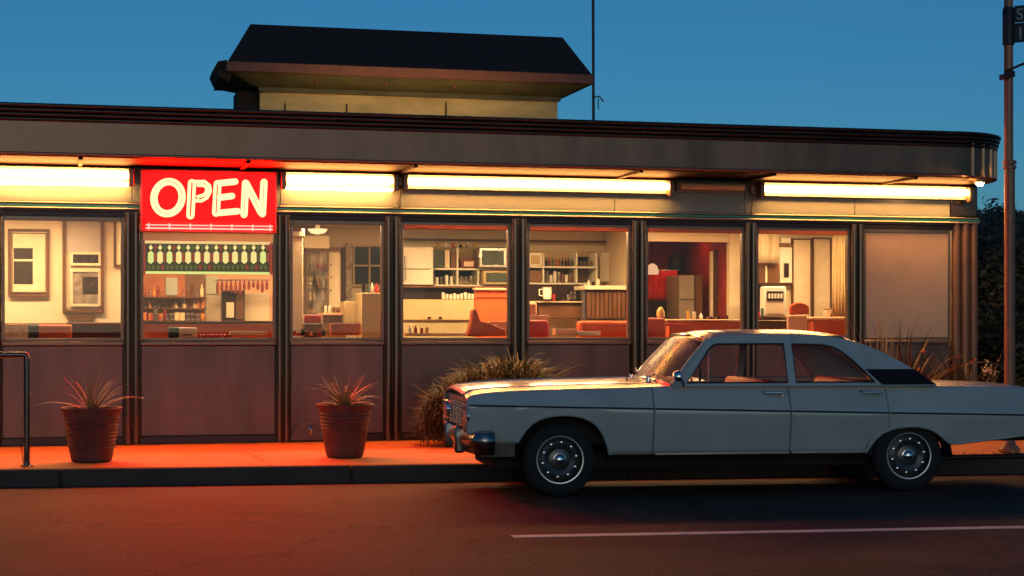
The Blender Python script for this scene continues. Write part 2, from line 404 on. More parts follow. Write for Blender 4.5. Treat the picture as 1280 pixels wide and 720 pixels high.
# raised roof block
rb = P('roof_block', M_yellow, MB().box(at(325, 110, 1.5).x, at(697, 118, 1.5).x, 1.5, 2.2, 3.25, 4.02))
ex0, ex1 = at(285, 80, 1.0).x, at(740, 97, 1.0).x; ze = 4.19
RY = 1.7; rx0, rx1 = at(313, 30, RY).x, at(703, 47, RY).x; zr = at(500, 38, RY).z
wx0, wx1 = at(325, 110, 1.5).x, at(697, 118, 1.5).x
def ring(x0, x1, y0, y1, z): return [(x0, y0, z), (x1, y0, z), (x1, y1, z), (x0, y1, z)]
def loft(rings):
    v = [p for r in rings for p in r]; f = []
    for i in range(len(rings)-1):
        for j in range(4): f.append((i*4+j, i*4+(j+1) % 4, (i+1)*4+(j+1) % 4, (i+1)*4+j))
    f += [(0, 1, 2, 3), tuple(4*(len(rings)-1)+j for j in range(4))]
    return MB().add(v, f)
hr = loft([ring(ex0, ex1, 1.0, 2.6, ze+.05), ring(rx0, rx1, RY, RY+.2, zr)]).build('hip_roof', M_shingle, rb)
loft([ring(ex0-.02, ex1+.02, .98, 2.62, ze-.06), ring(ex0-.02, ex1+.02, .98, 2.62, ze+.048)]).build('eave_board', M_rustred, rb, bevel=.006)
loft([ring(wx0-.05, wx1+.05, 1.45, 2.25, 4.03), ring(ex0+.05, ex1-.05, 1.05, 2.55, ze-.063)]).build('cove', M_olive, rb)
for k in range(4):
    x = wx0+.6+k*.78; MB().box(x-.02, x+.02, 1.2, 1.44, 4.06, 4.10).build('bracket', M_rustred, rb)
MB().box(wx0-.02, wx1+.02, 1.44, 1.49, 3.98, 4.03).build('trim', M_olive, rb)
MB().prism([(ex0-.09, ze-.12), (ex0-.13, ze-.02), (ex0-.10, ze+.06), (ex0+.0, ze+.08), (ex0+.05, ze-.03), (ex0+.02, ze-.16)], 1.1, 1.9).build('side_hood', M_shingle, rb, bevel=.01)
MB().box(at(297, 100, 1.6).x, wx0-.01, 1.6, 2.1, 3.3, 4.0).build('dark_side_wall', M_shingle, rb)  # dark box stands in for the block's unlit left wall
for px, py in ((355, 135), (432, 136), (556, 133)):
    p = at(px, py, 1.49); MB().tube([(p.x, 1.47, 3.3), (p.x+.01, 1.47, p.z+.05)], .008, 6).build('conduit', M_shingle, rb)

# roof antenna
p = at(742, 147, 1.0)
an = thing('roof_antenna', 'tall thin dark antenna mast rising from the roof beside the hip roofed block', 'antenna', (p.x, 1.0, 3.47))
M_dk = mat('dark_weathered_steel', (.03, .025, .03), .5, .6)
MB().tube([(p.x, 1, 3.3), (p.x-.01, 1, 6.2)], .017, 8).build('mast', M_dk, an, smooth=True)
for s_ in (-1, 1): MB().tube([(p.x, 1, 3.66), (p.x+s_*.05, .98, 3.63), (p.x+s_*.085, .95, 3.45)], .011, 6).build('bracket', M_dk, an)
MB().tube([(p.x, .98, 3.98), (p.x+.06, .97, 3.99), (p.x+.11, .97, 3.93)], .009, 6).build('bracket', M_dk, an)
MB().tube([(p.x+.05, .97, 3.97), (p.x+.045, .97, 3.9), (p.x+.05, .97, 3.84)], .006, 6).build('wire', M_dk, an)

# ================================================================ OPEN SIGN
SY = -.13
a = at(175, 290, SY); b = at(346, 213, SY)
sx0, sx1 = a.x, b.x; sz0, sz1 = at(260, 291, SY).z, at(260, 213, SY).z
M_signface = emat('lit_red_face', (1, .0002, .0002), 80)
M_neon = emat('neon_glow', (1, .0065, .0030), 190)
M_neon2 = emat('pink_neon_glow', (1, .0062, .0048), 110)
sign = thing('open_sign', 'glowing red OPEN sign with double tube letters above the second lit window', 'neon sign', ((sx0+sx1)/2, SY, sz0))
MB().box(sx0, sx1, SY+.012, -.05, sz0, sz1).build('cabinet', M_rustred, sign, bevel=.01)
zf = at(260, 276, SY).z
MB().box(sx0+.03, sx1-.03, SY, SY+.010, zf+.01, sz1-.03).build('face', M_signface, sign)
M_redenam = mat('red_enamel_trim', (.5, .03, .02), .3, 0, coat=.5)
for q in ((sx0, sx0+.027, sz0, sz1), (sx1-.027, sx1, sz0, sz1), (sx0+.03, sx1-.03, sz1-.027, sz1), (sx0+.03, sx1-.03, sz0, sz0+.02)):
    MB().box(q[0], q[1], SY-.03, SY+.01, q[2], q[3]).build('rim', M_redenam, sign, bevel=.006)
def cap(p, q, r):           # capsule outline of a stroke, in sign pixels
    dx, dy = q[0]-p[0], q[1]-p[1]; l = math.hypot(dx, dy); a0 = math.atan2(dy, dx); out = []
    for j in range(9): t = a0-PI/2+PI*j/8; out.append((q[0]+r*math.cos(t), q[1]+r*math.sin(t)))
    for j in range(9): t = a0+PI/2+PI*j/8; out.append((p[0]+r*math.cos(t), p[1]+r*math.sin(t)))
    return out
def ell(cx, cy, rx, ry, tilt=0., n=40): return [(cx+rx*math.cos(2*PI*j/n)+tilt*ry*math.sin(2*PI*j/n), cy-ry*math.sin(2*PI*j/n)) for j in range(n)]
LET = {
 'o': [(ell(210, 247, 20, 22.5, .06), True), (ell(210, 247, 15.2, 17.7, .06), True)],
 'p': [(cap((240, 229), (238, 269), 3.0), True), ([(244, 227), (256, 227), (262, 232), (263, 239), (259, 247), (252, 251), (244, 251)], False), ([(246, 231.5), (254, 231.5), (258, 234), (258.5, 239), (255.5, 243.5), (246, 246.5)], False)],
 'e': [(cap((272, 230), (270, 266), 2.8), True), (cap((275, 229), (294, 227), 1.9), True), (cap((275, 247), (290, 245), 1.9), True), (cap((275, 266), (297, 264), 1.9), True)],
 'n': [(cap((305, 268), (307, 229), 2.4), True), (cap((308, 230), (326, 265), 2.4), True), (cap((328, 267), (330, 228), 2.4), True)],
}
for k, v in LET.items():
    mb = MB()
    for pts, cl in v: mb.tube([at(x, y, SY-.035) for x, y in pts], .0172, 8, closed=cl)
    mb.build('letter', M_neon, sign, smooth=True)
for yy, mm, rr in ((281, M_neon2, .006), (285, M_neon2, .008)):
    MB().tube([at(182, yy, SY-.025), at(341, yy+2, SY-.025)], rr, 8).build('tube', mm, sign, smooth=True)
for px in (186, 212, 238, 264, 290, 316, 338): MB().box(X(px, SY-.03)-.006, X(px, SY-.03)+.006, SY-.02, SY+.01, sz0+.025, sz0+.09).build('tube_holder', M_chrome, sign)

# ================================================================ FLUORESCENT LIGHTS under the eave
M_tube = emat('fluorescent_glow', (1, .37, .085), 105)
M_opal = mat('unlit_opal', (.55, .45, .30), .4)
def fluo(px0, px1, label, second, unlit=None):
    xa, xb = X(px0, -.12), X(px1, -.12)
    t = thing('fluorescent_light', label, 'light', ((xa+xb)/2, -.1, 2.75), group='strip lights under the eave')
    MB().box(xa-.02, xb+.02, -.075, -.014, 2.80, 2.955).build('housing', M_frieze, t, bevel=.008)
    MB().tube([(xa+.03, -.125, 2.878), (xb-.03, -.125, 2.882)], .032, 14).build('tube', M_tube, t, smooth=True)
    if second: MB().tube([(xa+.03, -.11, 2.782), (xb-.03, -.11, 2.782)], .016, 10).build('tube', M_tube, t, smooth=True)
    for x in (xa, xb): MB().box(x-.028, x+.028, -.185, -.076, 2.77, 2.945).build('end_cap', M_frame, t, bevel=.012)
    return t
fluo(-330, -20, 'strip light at the far left end of the eave', True)
fluo(-12, 164, 'pair of glowing tubes left of the red sign', True)
fluo(354, 494, 'short pair of glowing tubes just right of the red sign', True)
fluo(506, 838, 'longest glowing tube, over the fourth and fifth windows', False)
fluo(951, 1212, 'glowing tube nearest the rounded right corner', False)
xa, xb = X(848, -.12), X(932, -.12)
t = thing('fluorescent_light', 'short unlit tube fixture between the two long lit tubes', 'light', ((xa+xb)/2, -.1, 2.75), group='strip lights under the eave')
MB().box(xa, xb, -.075, -.014, 2.83, 2.955).build('housing', M_frieze, t, bevel=.008)
MB().tube([(xa+.02, -.12, 2.89), (xb-.02, -.12, 2.89)], .04, 14).build('tube', M_opal, t, smooth=True)
# junction fittings between fixtures
for px in (344.5, 499, 940):
    p = at(px, 235, -.05)
    j = thing('conduit_fitting', {344.5: 'small cable fitting beside the sign right edge', 499: 'cable fitting with dangling wires above the third pillar', 940: 'small cable fitting at the left end of the rightmost tube'}[px], 'fitting', (p.x, -.05, 2.6), group='cable fittings on the frieze')
    MB().box(p.x-.03, p.x+.03, -.09, -.02, 2.83, 2.93).build('junction_box', M_frame, j, bevel=.01)
    MB().tube([(p.x, -.05, 2.83), (p.x+.01, -.06, 2.74), (p.x-.012, -.05, 2.66), (p.x+.004, -.05, 2.6)], .009, 6).build('cable', M_frame, j, smooth=True)
# round corner lamp under the eave
la = .2; lx, ly = XE-RC+(RC+.14)*math.sin(la), -OH+RC-(RC+.14)*math.cos(la)
cl = thing('corner_lamp', 'small round lamp glowing at the bottom of the rounded eave corner', 'lamp', (lx, ly, 2.86))
MB().tube([(lx-.03, ly+.2, 2.975), (lx, ly+.05, 2.955), (lx, ly, 2.94)], .016, 8).build('arm', M_goldtone, cl, smooth=True)
MB().lathe([(.0, 2.95), (.05, 2.945), (.062, 2.93), (.055, 2.915), (0, 2.914)], (lx, ly, 0), 20).build('cap', M_goldtone, cl, smooth=True)
MB().lathe([(.0, 2.9135), (.038, 2.913), (.040, 2.90), (.028, 2.885), (0, 2.88)], (lx, ly, 0), 20).build('bulb', emat('warm_bulb', (1, .48, .16), 420), cl, smooth=True)
ORD = ['first', 'second', 'third', 'fourth', 'fifth', 'sixth', 'seventh', 'eighth', 'ninth', 'tenth', 'eleventh', 'twelfth', 'thirteenth', 'fourteenth']
SEQ = {}
def nth(label):
    k = SEQ.get(label, 0); SEQ[label] = k+1; return label+', '+ORD[k]+' from the left'
# ================================================================ INSIDE THE DINER
_before = set(MATS)
M_cream = mat('warm_cream_paint', (.70, .58, .38), .7, 0, var=.08, vscale=2)
M_ceil = mat('ceiling_paint', (.78, .68, .48), .8, 0, var=.05)
M_tile = mat('diner_floor', (.16, .09, .06), .35, 0, var=.2)
M_wood = mat('brown_wood', (.13, .055, .022), .45, 0, var=.35, vscale=9, stretch=(1, 1, .15))
M_dwood = mat('dark_wood', (.035, .014, .008), .4, 0, var=.3, vscale=9)
M_orange = mat('orange_vinyl', (.62, .11, .03), .38, 0, var=.12, vscale=5, bump=.08)
M_red = mat('red_vinyl', (.45, .035, .03), .35, 0, var=.12, vscale=5, bump=.08)
M_peach = mat('peach_laminate', (.70, .36, .20), .4, 0, var=.08)
M_tan = mat('tan_cupboard_paint', (.48, .35, .17), .5, 0, var=.12, vscale=4)
M_white = mat('off_white_enamel', (.72, .66, .52), .3, 0, var=.06)
M_steel = mat('kitchen_steel', (.45, .42, .36), .3, .9, rvar=.1)
M_grey = mat('grey_green_screen', (.085, .10, .075), .2, 0, var=.3, vscale=6, coat=.4)
M_dark = mat('dark_interior_paint', (.02, .009, .007), .5, 0, var=.2)
M_brown = mat('brown_paint', (.19, .095, .045), .6, 0, var=.2)
M_cloth = mat('cream_cloth', (.68, .55, .36), .85, 0, var=.12, vscale=9, bump=.1)
M_amber = glass('amber_glass', (.85, .45, .16), .05, .15)
M_greenglass = glass('green_glass', (.25, .45, .18), .05, .15)
M_clear = glass('clear_glass', (.92, .88, .8), .02, .25)
M_photo = mat('dark_photo_print', (.045, .028, .018), .5, 0, var=.9, vscale=26)
M_mesh = mat('grey_net_curtain', (.42, .36, .30), .9, 0, var=.1)
def Pw(name, m, *a, **k): return P(name, m, MB().box(*a), **k)
FZ = .35
Pw('interior_floor', M_tile, XL+.13, XR-.13, .16, 8.9, .2, FZ)
Pw('ceiling', M_ceil, XL+.13, XR-.13, .16, 8.9, 2.60, 2.68)
BW = 3.8
# walls of the rooms behind the glass
y1 = 2.0
Pw('interior_wall', M_cream, XL+.13, X(166, y1), y1, y1+.12, FZ+.001, 2.598)
Pw('interior_wall', M_cream, X(166, y1)-.12, X(166, y1), y1+.121, 2.9, FZ+.001, 2.598)
Pw('interior_wall', M_peach, X(166, 2.0)-.12, X(356, 2.9), 2.901, 3.0, FZ+.001, 2.598)
Pw('interior_wall', M_cream, X(356, 2.9)+.001, X(806, BW), BW, BW+.1, FZ+.001, 2.598)
# wall with the opening to the red back room
y6 = 2.4
Pw('interior_wall', M_cream, X(798, y6), X(806.5, y6), y6, BW-.001, FZ+.001, 2.598)
Pw('interior_wall', M_cream, X(807, y6), X(911.5, y6), y6, y6+.1, at(860, 302, y6).z, 2.598)
Pw('interior_wall', M_cream, X(912, y6), XR-.13, y6, y6+.1, FZ+.001, 2.598)
M_redwall = mat('red_wall_paint', (.30, .035, .028), .6, 0, var=.3, vscale=2.5)
Pw('interior_wall', M_redwall, X(790, 4.2), X(930, 4.2), 4.2, 4.3, FZ+.001, 2.598)
Pw('interior_wall', M_redwall, X(912, y6)+.01, X(912, y6)+.1, y6+.101, 4.199, FZ+.001, 2.598)
Pw('window_ledge', M_peach, XL+.13, X(1070), .13, .50, ZS-.04, ZS+.02, bevel=.008)
Pw('inner_wall_panel', M_peach, XL+.13, XR-.13, .155, .2, FZ, ZS-.045)
# ceiling lamps of the room
cl_mat = emat('warm_ceiling_panel', (1, .66, .34), 60)
k = 0
for px, Y, wn in ((60, 1.1, 'leftmost window'), (-60, 1.1, 'far left end of the room'), (262, 1.6, 'red sign'), (425, 1.6, 'third window'), (560, 1.5, 'fourth window'), (640, 1.9, 'pillar between the fourth and fifth windows'), (722, 1.5, 'fifth window'), (1000, 1.35, 'seventh window'), (850, 1.35, 'sixth window'), (1120, 1.3, 'blank panel bay')):
    x = X(px, Y); k += 1
    c = thing('ceiling_light', 'flat glowing ceiling panel light behind the '+wn, 'ceiling light', (x, Y, 2.6), group='ceiling lights in the diner')
    MB().box(x-.5, x+.5, Y-.16, Y+.16, 2.565, 2.598).build('frame', M_white, c)
    MB().box(x-.47, x+.47, Y-.13, Y+.13, 2.556, 2.564).build('diffuser', cl_mat, c)
x = X(830, 3.3)
c = thing('ceiling_light', 'dim red-shaded light in the red back room', 'ceiling light', (x, 3.3, 2.6), group='ceiling lights in the diner')
MB().box(x-.3, x+.5, 3.2, 3.4, 2.53, 2.598).build('frame', M_red, c)
MB().box(x-.28, x+.48, 3.22, 3.38, 2.52, 2.529).build('diffuser', emat('reddish_panel', (1, .3, .12), 7), c)

def T(name, label, cat, px0, py0, px1, py1, Y, group=None):
    b = fr(px0, py0, px1, py1, Y); return thing(name, label, cat, ((b[0]+b[1])/2, Y, b[4]), group=group)
def A(name, m, parent, px0, py0, px1, py1, Y, d=.02, bevel=0., **k):
    return MB().box(*fr(px0, py0, px1, py1, Y, d)).build(name, m, parent, bevel, **k)
def one(name, label, cat, m, px0, py0, px1, py1, Y, d=.02, bevel=0., group=None):
    return tag(A(name, m, None, px0, py0, px1, py1, Y, d, bevel), label, cat, group)
def framebox(name, m, parent, px0, py0, px1, py1, Y, t, d=.03, bevel=.003):
    b = fr(px0, py0, px1, py1, Y, d); tt = t*(Y+DP)/F
    mb = MB().box(b[0], b[0]+tt, Y, Y+d, b[4], b[5]).box(b[1]-tt, b[1], Y, Y+d, b[4], b[5]).box(b[0]+tt, b[1]-tt, Y, Y+d, b[5]-tt, b[5]).box(b[0]+tt, b[1]-tt, Y, Y+d, b[4], b[4]+tt)
    return mb.build(name, m, parent, bevel)

# ---- bay 1: pictures, sash window, bench
Y = y1-.035
t = T('framed_picture', 'large framed print with wide cream mat on the left wall', 'picture', 10, 286, 62, 371, Y)
framebox('frame', M_wood, t, 10, 286, 62, 371, Y-.02, 3.2); framebox('inner_frame', M_brown, t, 14.5, 291, 58, 366, Y-.005, 1.2, .012)
A('mat', M_cloth, t, 14, 290, 58.5, 366.5, Y+.01, .01)
A('print', M_photo, t, 17, 310, 41, 355, Y+.005, .004); A('print_band', M_cloth, t, 17, 324, 41, 326.5, Y+.002, .002)
t = T('interior_window', 'tall brown framed sash window on the left interior wall', 'interior window', 78, 272, 130, 391, Y-.02)
framebox('frame', M_wood, t, 78, 268, 130, 391, Y-.02, 4, .06)
A('upper_pane', M_mesh, t, 83, 270, 126, 315, Y+.01, .012)
framebox('upper_sash', M_cream, t, 88, 315, 126.5, 332, Y-.01, 3); A('sash_pane', M_photo, t, 91, 318, 123, 329, Y+.008, .003)
framebox('lower_sash', M_cloth, t, 88, 337, 126, 383, Y-.012, 3); A('lower_pane', mat('dim_pane', (.30, .24, .18), .2, 0, var=.6, vscale=12), t, 91, 340, 123, 380, Y+.006, .004)
A('dark_reflection', M_photo, t, 103, 346, 123, 368, Y+.002, .003)  # dark sheet stands in for a reflection on the lower pane
t = T('framed_picture', 'narrow framed panel cut by the right edge of the leftmost window', 'picture', 142, 262, 156, 334, Y)
framebox('frame', M_wood, t, 142, 262, 160, 334, Y-.012, 3.2); A('mat', M_cream, t, 145, 265, 157, 331, Y+.008, .008)
one('wall_plaque', 'small brown plaque under the interior sash window', 'plaque', M_wood, 84, 394, 117, 400, Y, .02)
t = T('bench', 'dark red-brown bench against the left wall under the sash window', 'bench', 84, 404, 156, 440, 1.3)
A('backrest', M_dwood, t, 84, 404, 165, 440, 1.45, .1, .01); A('seat', M_red, t, 84, 424, 165, 432, 1.0, .44, .02)
A('rail', M_wood, t, 83, 403, 166, 405.5, 1.40, .14, .008)
t = T('side_counter', 'cream counter strip at the far left window with marbled front', 'counter', 5, 404, 34, 424, 1.2)
A('top', M_peach, t, -60, 403, 83, 405.5, 1.0, .4, .008); A('front', mat('marbled_panel', (.62, .50, .32), .5, 0, var=.45, vscale=14), t, -60, 406, 82, 450, 1.05, .3)
def roll(label, px0, px1, pym, r, m_body, Y=.32):
    p, q = at(px0, pym, Y), at(px1, pym, Y); rr = r*(Y+DP)/F; z = ZS+.021+rr
    t = thing('paper_roll', label, 'roll', ((p.x+q.x)/2, Y, ZS+.021))
    MB().lathe([(rr*.85, p.x), (rr, p.x+.012), (rr, q.x-.012), (rr*.85, q.x)], (0, Y, z), 24, 'x').build('wrapper', m_body, t, smooth=True)
    MB().lathe([(rr*1.04, p.x-.005), (rr*1.06, p.x+.03), (rr*1.05, p.x+.1)], (0, Y, z), 24, 'x').build('end_band', M_black, t, smooth=True)
    for i in range(7):
        xx = p.x+.14+i*(q.x-p.x-.2)/7; MB().tube([(xx, Y-rr*.93, z-rr*.45), (xx+.015, Y-rr*.97, z-rr*.25), (xx+.03, Y-rr*.93, z-rr*.42)], .003, 5).build('mark', M_dark, t)
    return t
roll('orange wrapped roll with a black end lying inside the leftmost window', 36, 90, 413, 8.8, M_orange)
# ---- bay 2: bottles, mirrors, hanging row
Yb = 2.9-.01
t = T('bottle_shelf', 'rust brown bottle shelf behind the window under the red sign', 'shelf', 178, 345, 256, 402, 2.5)
A('back_panel', mat('rust_panel', (.50, .17, .07), .5, 0, var=.25, vscale=5), t, 165, 300, 256, 404, 2.75, .06)
A('mirror', mat('pale_mirror', (.55, .58, .50), .25, .2), t, 207, 347, 222, 369, 2.73, .015)
A('panel', M_brown, t, 232, 340, 256, 372, 2.73, .015)
for py in (371, 385, 401): A('shelf_board', M_wood, t, 168, py, 258, py+1.6, 2.45, .3)
def bottle(px, pyb, h, r, m, Y, label, group, name='bottle', cat='bottle', mug=False):
    p = at(px, pyb, Y); z = p.z; s = (Y+DP)/F; H_ = h*s; R_ = r*s
    if mug: pr = [(R_*.8, z), (R_, z+.006), (R_, z+H_), (R_*.9, z+H_), (R_*.85, z+.012)]
    else: pr = [(R_*.9, z), (R_, z+.01), (R_, z+H_*.55), (R_*.38, z+H_*.74), (R_*.34, z+H_), (R_*.2, z+H_)]
    o = MB().lathe(pr, (p.x, Y, 0), 14).build(name, m, None, smooth=True, loc=(p.x, Y, z)); return tag(o, nth(label), cat, group)
mats_b = [M_amber, mat('orange_glaze', (.75, .28, .07), .3), M_amber, mat('pale_glaze', (.75, .55, .3), .3), M_clear]
for i in range(13):
    px = 181+i*5.9+random.uniform(-1, 1)
    if 205 < px < 223: continue
    bottle(px, 371, random.uniform(9, 21), random.uniform(1.6, 2.5), random.choice(mats_b), 2.55, 'amber bottle in the upper row of the rust brown shelf', 'bottles on the upper shelf board')
for i in range(14):
    bottle(181+i*5.6+random.uniform(-1, 1), 385, random.uniform(6, 12), random.uniform(1.8, 2.8), random.choice(mats_b), 2.55, 'small jar in the middle row of the rust brown shelf', 'jars on the middle shelf board', 'jar', 'jar')
for i in range(12):
    bottle(181+i*6.6+random.uniform(-.6, .6), 401, random.uniform(8, 12.5), random.uniform(2.5, 3.6), random.choice([M_clear, mats_b[1], mats_b[3]]), 2.5, 'wide glass in the lowest row of the rust brown shelf', 'glasses on the lowest shelf board', 'drinking_glass', 'glass', True)
one('wall_board', 'pale grey-green board left of the hanging row', 'board', mat('pale_green_board', (.50, .50, .36), .6), 257, 345, 272, 368, Yb-.03, .02)
one('wall_sheet', 'plain cream sheet on the wall beside the hanging row', 'sheet', M_cloth, 306, 366, 337, 401, Yb-.03, .02)
one('wall_sheet', 'large cream sheet on the wall below the pale board', 'sheet', M_cloth, 257, 369, 277, 402, Yb-.03, .02)
t = T('doorway_cabinet', 'brown cabinet with a cream panel under the hanging row', 'cabinet', 278, 363, 306, 401, 2.7)
A('carcass', M_dwood, t, 278, 363, 306, 401, 2.7, .17); A('door', M_wood, t, 295, 366, 304.5, 399, 2.69, .009); A('panel', M_cloth, t, 283, 378, 292.5, 397, 2.688, .011)
rail = MB().tube([at(268, 350, 2.6), at(338, 350, 2.6)], .008, 6).build('hanging_rail', M_steel); tag(rail, 'thin rail under the stained glass strip', 'rail')
for i in range(12):
    px = 272+i*5.6; p = at(px, 350, 2.6); L_ = (random.uniform(13, 18) if i < 6 else random.uniform(8, 15))*.0095
    o = MB().lathe([(.005, p.z), (.012, p.z-.02), (.021, p.z-L_*.6), (.016, p.z-L_), (.004, p.z-L_-.01)], (p.x, 2.6, 0), 10).build('hanging_mug', mat('oxblood_glaze', (.22, .05, .035), .35), None, smooth=True)
    tag(o, nth('dark red hanging cup on the rail'), 'cup', 'cups hanging from the rail')
t = T('serving_counter', 'red-orange counter with dark top behind the window under the sign', 'counter', 178, 402, 340, 440, 1.7)
A('top', M_dwood, t, 170, 401.5, 352, 404.5, 1.55, .6, .008); A('front', M_orange, t, 170, 405, 352, 445, 1.62, .5)
roll('pale pink wrapped roll with dark end behind the window under the sign', 211, 246, 415, 7, M_peach)
for i in range(8):
    px = 250+i*5.2; p = at(px, 418, .33)
    o = MB().lathe([(.012, ZS+.021), (.022, ZS+.03), (.02, ZS+.06), (.006, ZS+.066)], (p.x, .33, 0), 12).build('sauce_cup', M_red, None, smooth=True); tag(o, nth('small dark red sauce cup beside the pale roll'), 'cup', 'sauce cups on the window ledge')
one('tray', 'flat peach tray on the ledge under the sign window right side', 'tray', M_peach, 288, 414, 334, 419, .34, .12, .01)
# stained glass strip, its backlight put into the pieces as emission
t = T('stained_glass_panel', 'backlit stained glass strip of green-white lozenges under the red sign', 'stained glass', 178, 302, 340, 343, .05)
M_sg1 = emat('backlit_cream_glass', (1.0, .80, .28), 1.0); M_sg2 = emat('backlit_green_glass', (.80, .85, .25), 1.0); M_sg3 = emat('backlit_red_glass', (.55, .07, .03), .7)
M_lead = mat('lead_came', (.05, .04, .03), .5, .5); M_sgd = emat('backlit_leaf_glass', (.09, .11, .015), 1.0); M_sgr = emat('backlit_wine_glass', (.30, .03, .012), 1.0)
A('backing', mat('olive_glass', (.12, .10, .025), .3), t, 179, 303, 340, 343, .075, .012)
A('top_band', emat('backlit_amber', (.95, .62, .24), 1.0), t, 181, 301.5, 338, 305, .055, .012, .002)
A('bottom_band', M_sg2, t, 181, 339.5, 338, 342.8, .055, .012, .002)
for xx in ((178, 182), (337, 341)): A('side_band', M_sgr, t, xx[0], 304, xx[1], 343, .05, .02, .002)
n = 13
for i in range(n):
    cx_ = 188.5+i*11.7; c = .05
    def pt(dx, y): q = at(cx_+dx, y, c); return (q.x, q.z)
    MB().prism([pt(-3.4, 316), pt(0, 313.5), pt(3.4, 316), pt(3.6, 327), pt(0, 330), pt(-3.6, 327)], c, c+.012).build('lozenge', random.choice([M_sg1, M_sg2, M_sg1]), t)
    MB().prism([pt(0, 305.6), pt(2.6, 309.5), pt(0, 313), pt(-2.6, 309.5)], c, c+.012).build('diamond', M_sg1, t)
    MB().prism([pt(3.9, 307), pt(7.7, 307), pt(6.8, 313), pt(4.8, 313)], c, c+.012).build('corner_piece', random.choice([M_sgr, M_sgd]), t)
    MB().prism([pt(4.5, 316), pt(7.2, 316), pt(7.2, 327), pt(4.5, 327)], c, c+.010).build('spacer', random.choice([M_sg3, mat('honey_glass', (.5, .33, .08), .3), M_sgr]), t)
    MB().prism([pt(-4.6, 334), pt(-2.3, 330.5), pt(0, 334), pt(-2.3, 338)], c, c+.012).build('leaf', M_sgd, t)
    MB().prism([pt(.9, 334), pt(3.2, 330.5), pt(5.6, 334), pt(3.2, 338)], c, c+.012).build('leaf', random.choice([M_sgd, M_sgr]), t)
# ---- bay 3
t = T('door_post', 'broad cream post at the left of the third window', 'post', 363, 300, 379, 420, 1.6)
A('shaft', M_cream, t, 358, 296, 379, 440, 1.6, .25, .01); A('capital', M_white, t, 356, 286, 381, 296, 1.57, .3, .01); A('bracket', M_wood, t, 366, 284, 377, 289, 1.5, .06)
t = T('dome_lamp', 'glowing flat dome lamp on the ceiling of the third window', 'lamp', 385, 284, 409, 292, 2.9)
p = at(397, 291, 2.9); MB().lathe([(.005, p.z-.02), (.08, p.z-.005), (.115, p.z+.03), (.12, p.z+.045)], (p.x, 2.9, 0), 24).build('shade', emat('lit_shade', (1, .62, .3), 1.6), t, smooth=True)
MB().lathe([(.03, p.z+.046), (.03, 2.6)], (p.x, 2.9, 0), 12).build('stem', M_white, t)
one('bulkhead', 'cream boxed bulkhead over the glazed cabinet', 'bulkhead', M_cream, 380, 294, 412, 310.5, 3.15, .5, .01)
t = T('glass_cabinet', 'glazed brown cabinet with bottles in the third window', 'cabinet', 382, 311, 411, 392, 3.2)
framebox('frame', M_brown, t, 382, 311, 411, 393, 3.2, 2.2, .05); A('back', M_tan, t, 383, 312, 410, 392, 3.4, .03)
for py in (337, 360, 376): A('shelf_board', M_wood, t, 384, py, 409, py+1.5, 3.22, .17)
A('door', M_clear, t, 384, 313, 409, 391, 3.195, .004)
for i, px in enumerate((388, 393, 398.5, 404)):
    for j, py in enumerate((337, 360, 376)): bottle(px, py, random.uniform(9, 17), random.uniform(1.6, 2.6), random.choice([M_amber, M_dark, mats_b[3], M_red, M_steel]), 3.3, 'small bottle on the %s shelf of the glazed cabinet' % ('top', 'middle', 'bottom')[j], 'bottles in the glazed cabinet')
t = T('kitchen_door', 'cream door with dark hinge side in the third window', 'door', 410, 312, 432, 400, 3.3)
A('leaf', M_cream, t, 411, 316, 426, 384, 3.3, .05, .005); A('jamb', M_dwood, t, 426.4, 309, 432, 392, 3.28, .1); A('lintel', M_brown, t, 408, 309, 426, 313.5, 3.28, .1)
for py in (330, 346, 362): A('knob', M_dwood, t, 413, py, 414.5, py+1.6, 3.28, .02)
t = T('dark_window', 'dark four-pane interior window on the third window back wall', 'interior window', 441, 306, 480, 358, 3.7)
A('pane', mat('night_pane', (.010, .007, .006), .2), t, 443, 308, 482, 356, 3.76, .02); framebox('frame', M_tan, t, 441, 306, 486, 358, 3.72, 2.5)
A('bar', M_tan, t, 443, 331, 483, 333, 3.725, .03); A('bar', M_tan, t, 461, 309, 463, 330.5, 3.725, .03); A('bar', M_tan, t, 461, 333.5, 463, 355, 3.725, .03)
one('wall_picture', 'pale floral panel beside the dark interior window', 'picture', mat('pale_floral', (.5, .38, .26), .6, 0, var=.7, vscale=18), 432.5, 304, 440.5, 372, 3.74, .02)
one('cupboard', 'cream cupboard filling the right side of the third window', 'cupboard', M_tan, 452, 366, 488, 440, 1.5, .4, .008)
one('cardboard_box', 'tan box beside the cream cupboard in the third window', 'box', M_tan, 430, 377, 450.5, 404, 1.9, .3, .008)
t = T('booth_seat', 'red booth seat with cream piping in the third window', 'booth', 378, 392, 404, 420, 1.5)
A('backrest', M_red, t, 380, 394, 402, 404, 1.3, .1, .015); framebox('piping', M_white, t, 379, 393, 403, 405, 1.27, 1.2); A('base', M_wood, t, 380, 405.5, 402, 440, 1.3, .2)
t = T('work_table', 'cluttered wooden table in the third window', 'table', 366, 396, 430, 440, 2.0)
A('top', M_peach, t, 404, 391, 432, 394, 2.0, .5, .005); A('front', M_brown, t, 404, 394.5, 432, 440, 2.05, .4)
one('basket', 'orange-red box on the ledge of the third window', 'box', M_orange, 413, 404, 452, 419, .36, .12, .015)
for i in range(9):
    px = 368+i*5.2; bottle(px, 419.5, random.uniform(5, 11), random.uniform(1.8, 2.8), random.choice([M_red, M_amber, M_brown, M_dark, mats_b[1]]), .34, 'little condiment jar on the ledge of the third window', 'condiment jars on the third window ledge', 'condiment_jar', 'jar', i % 2 == 0)
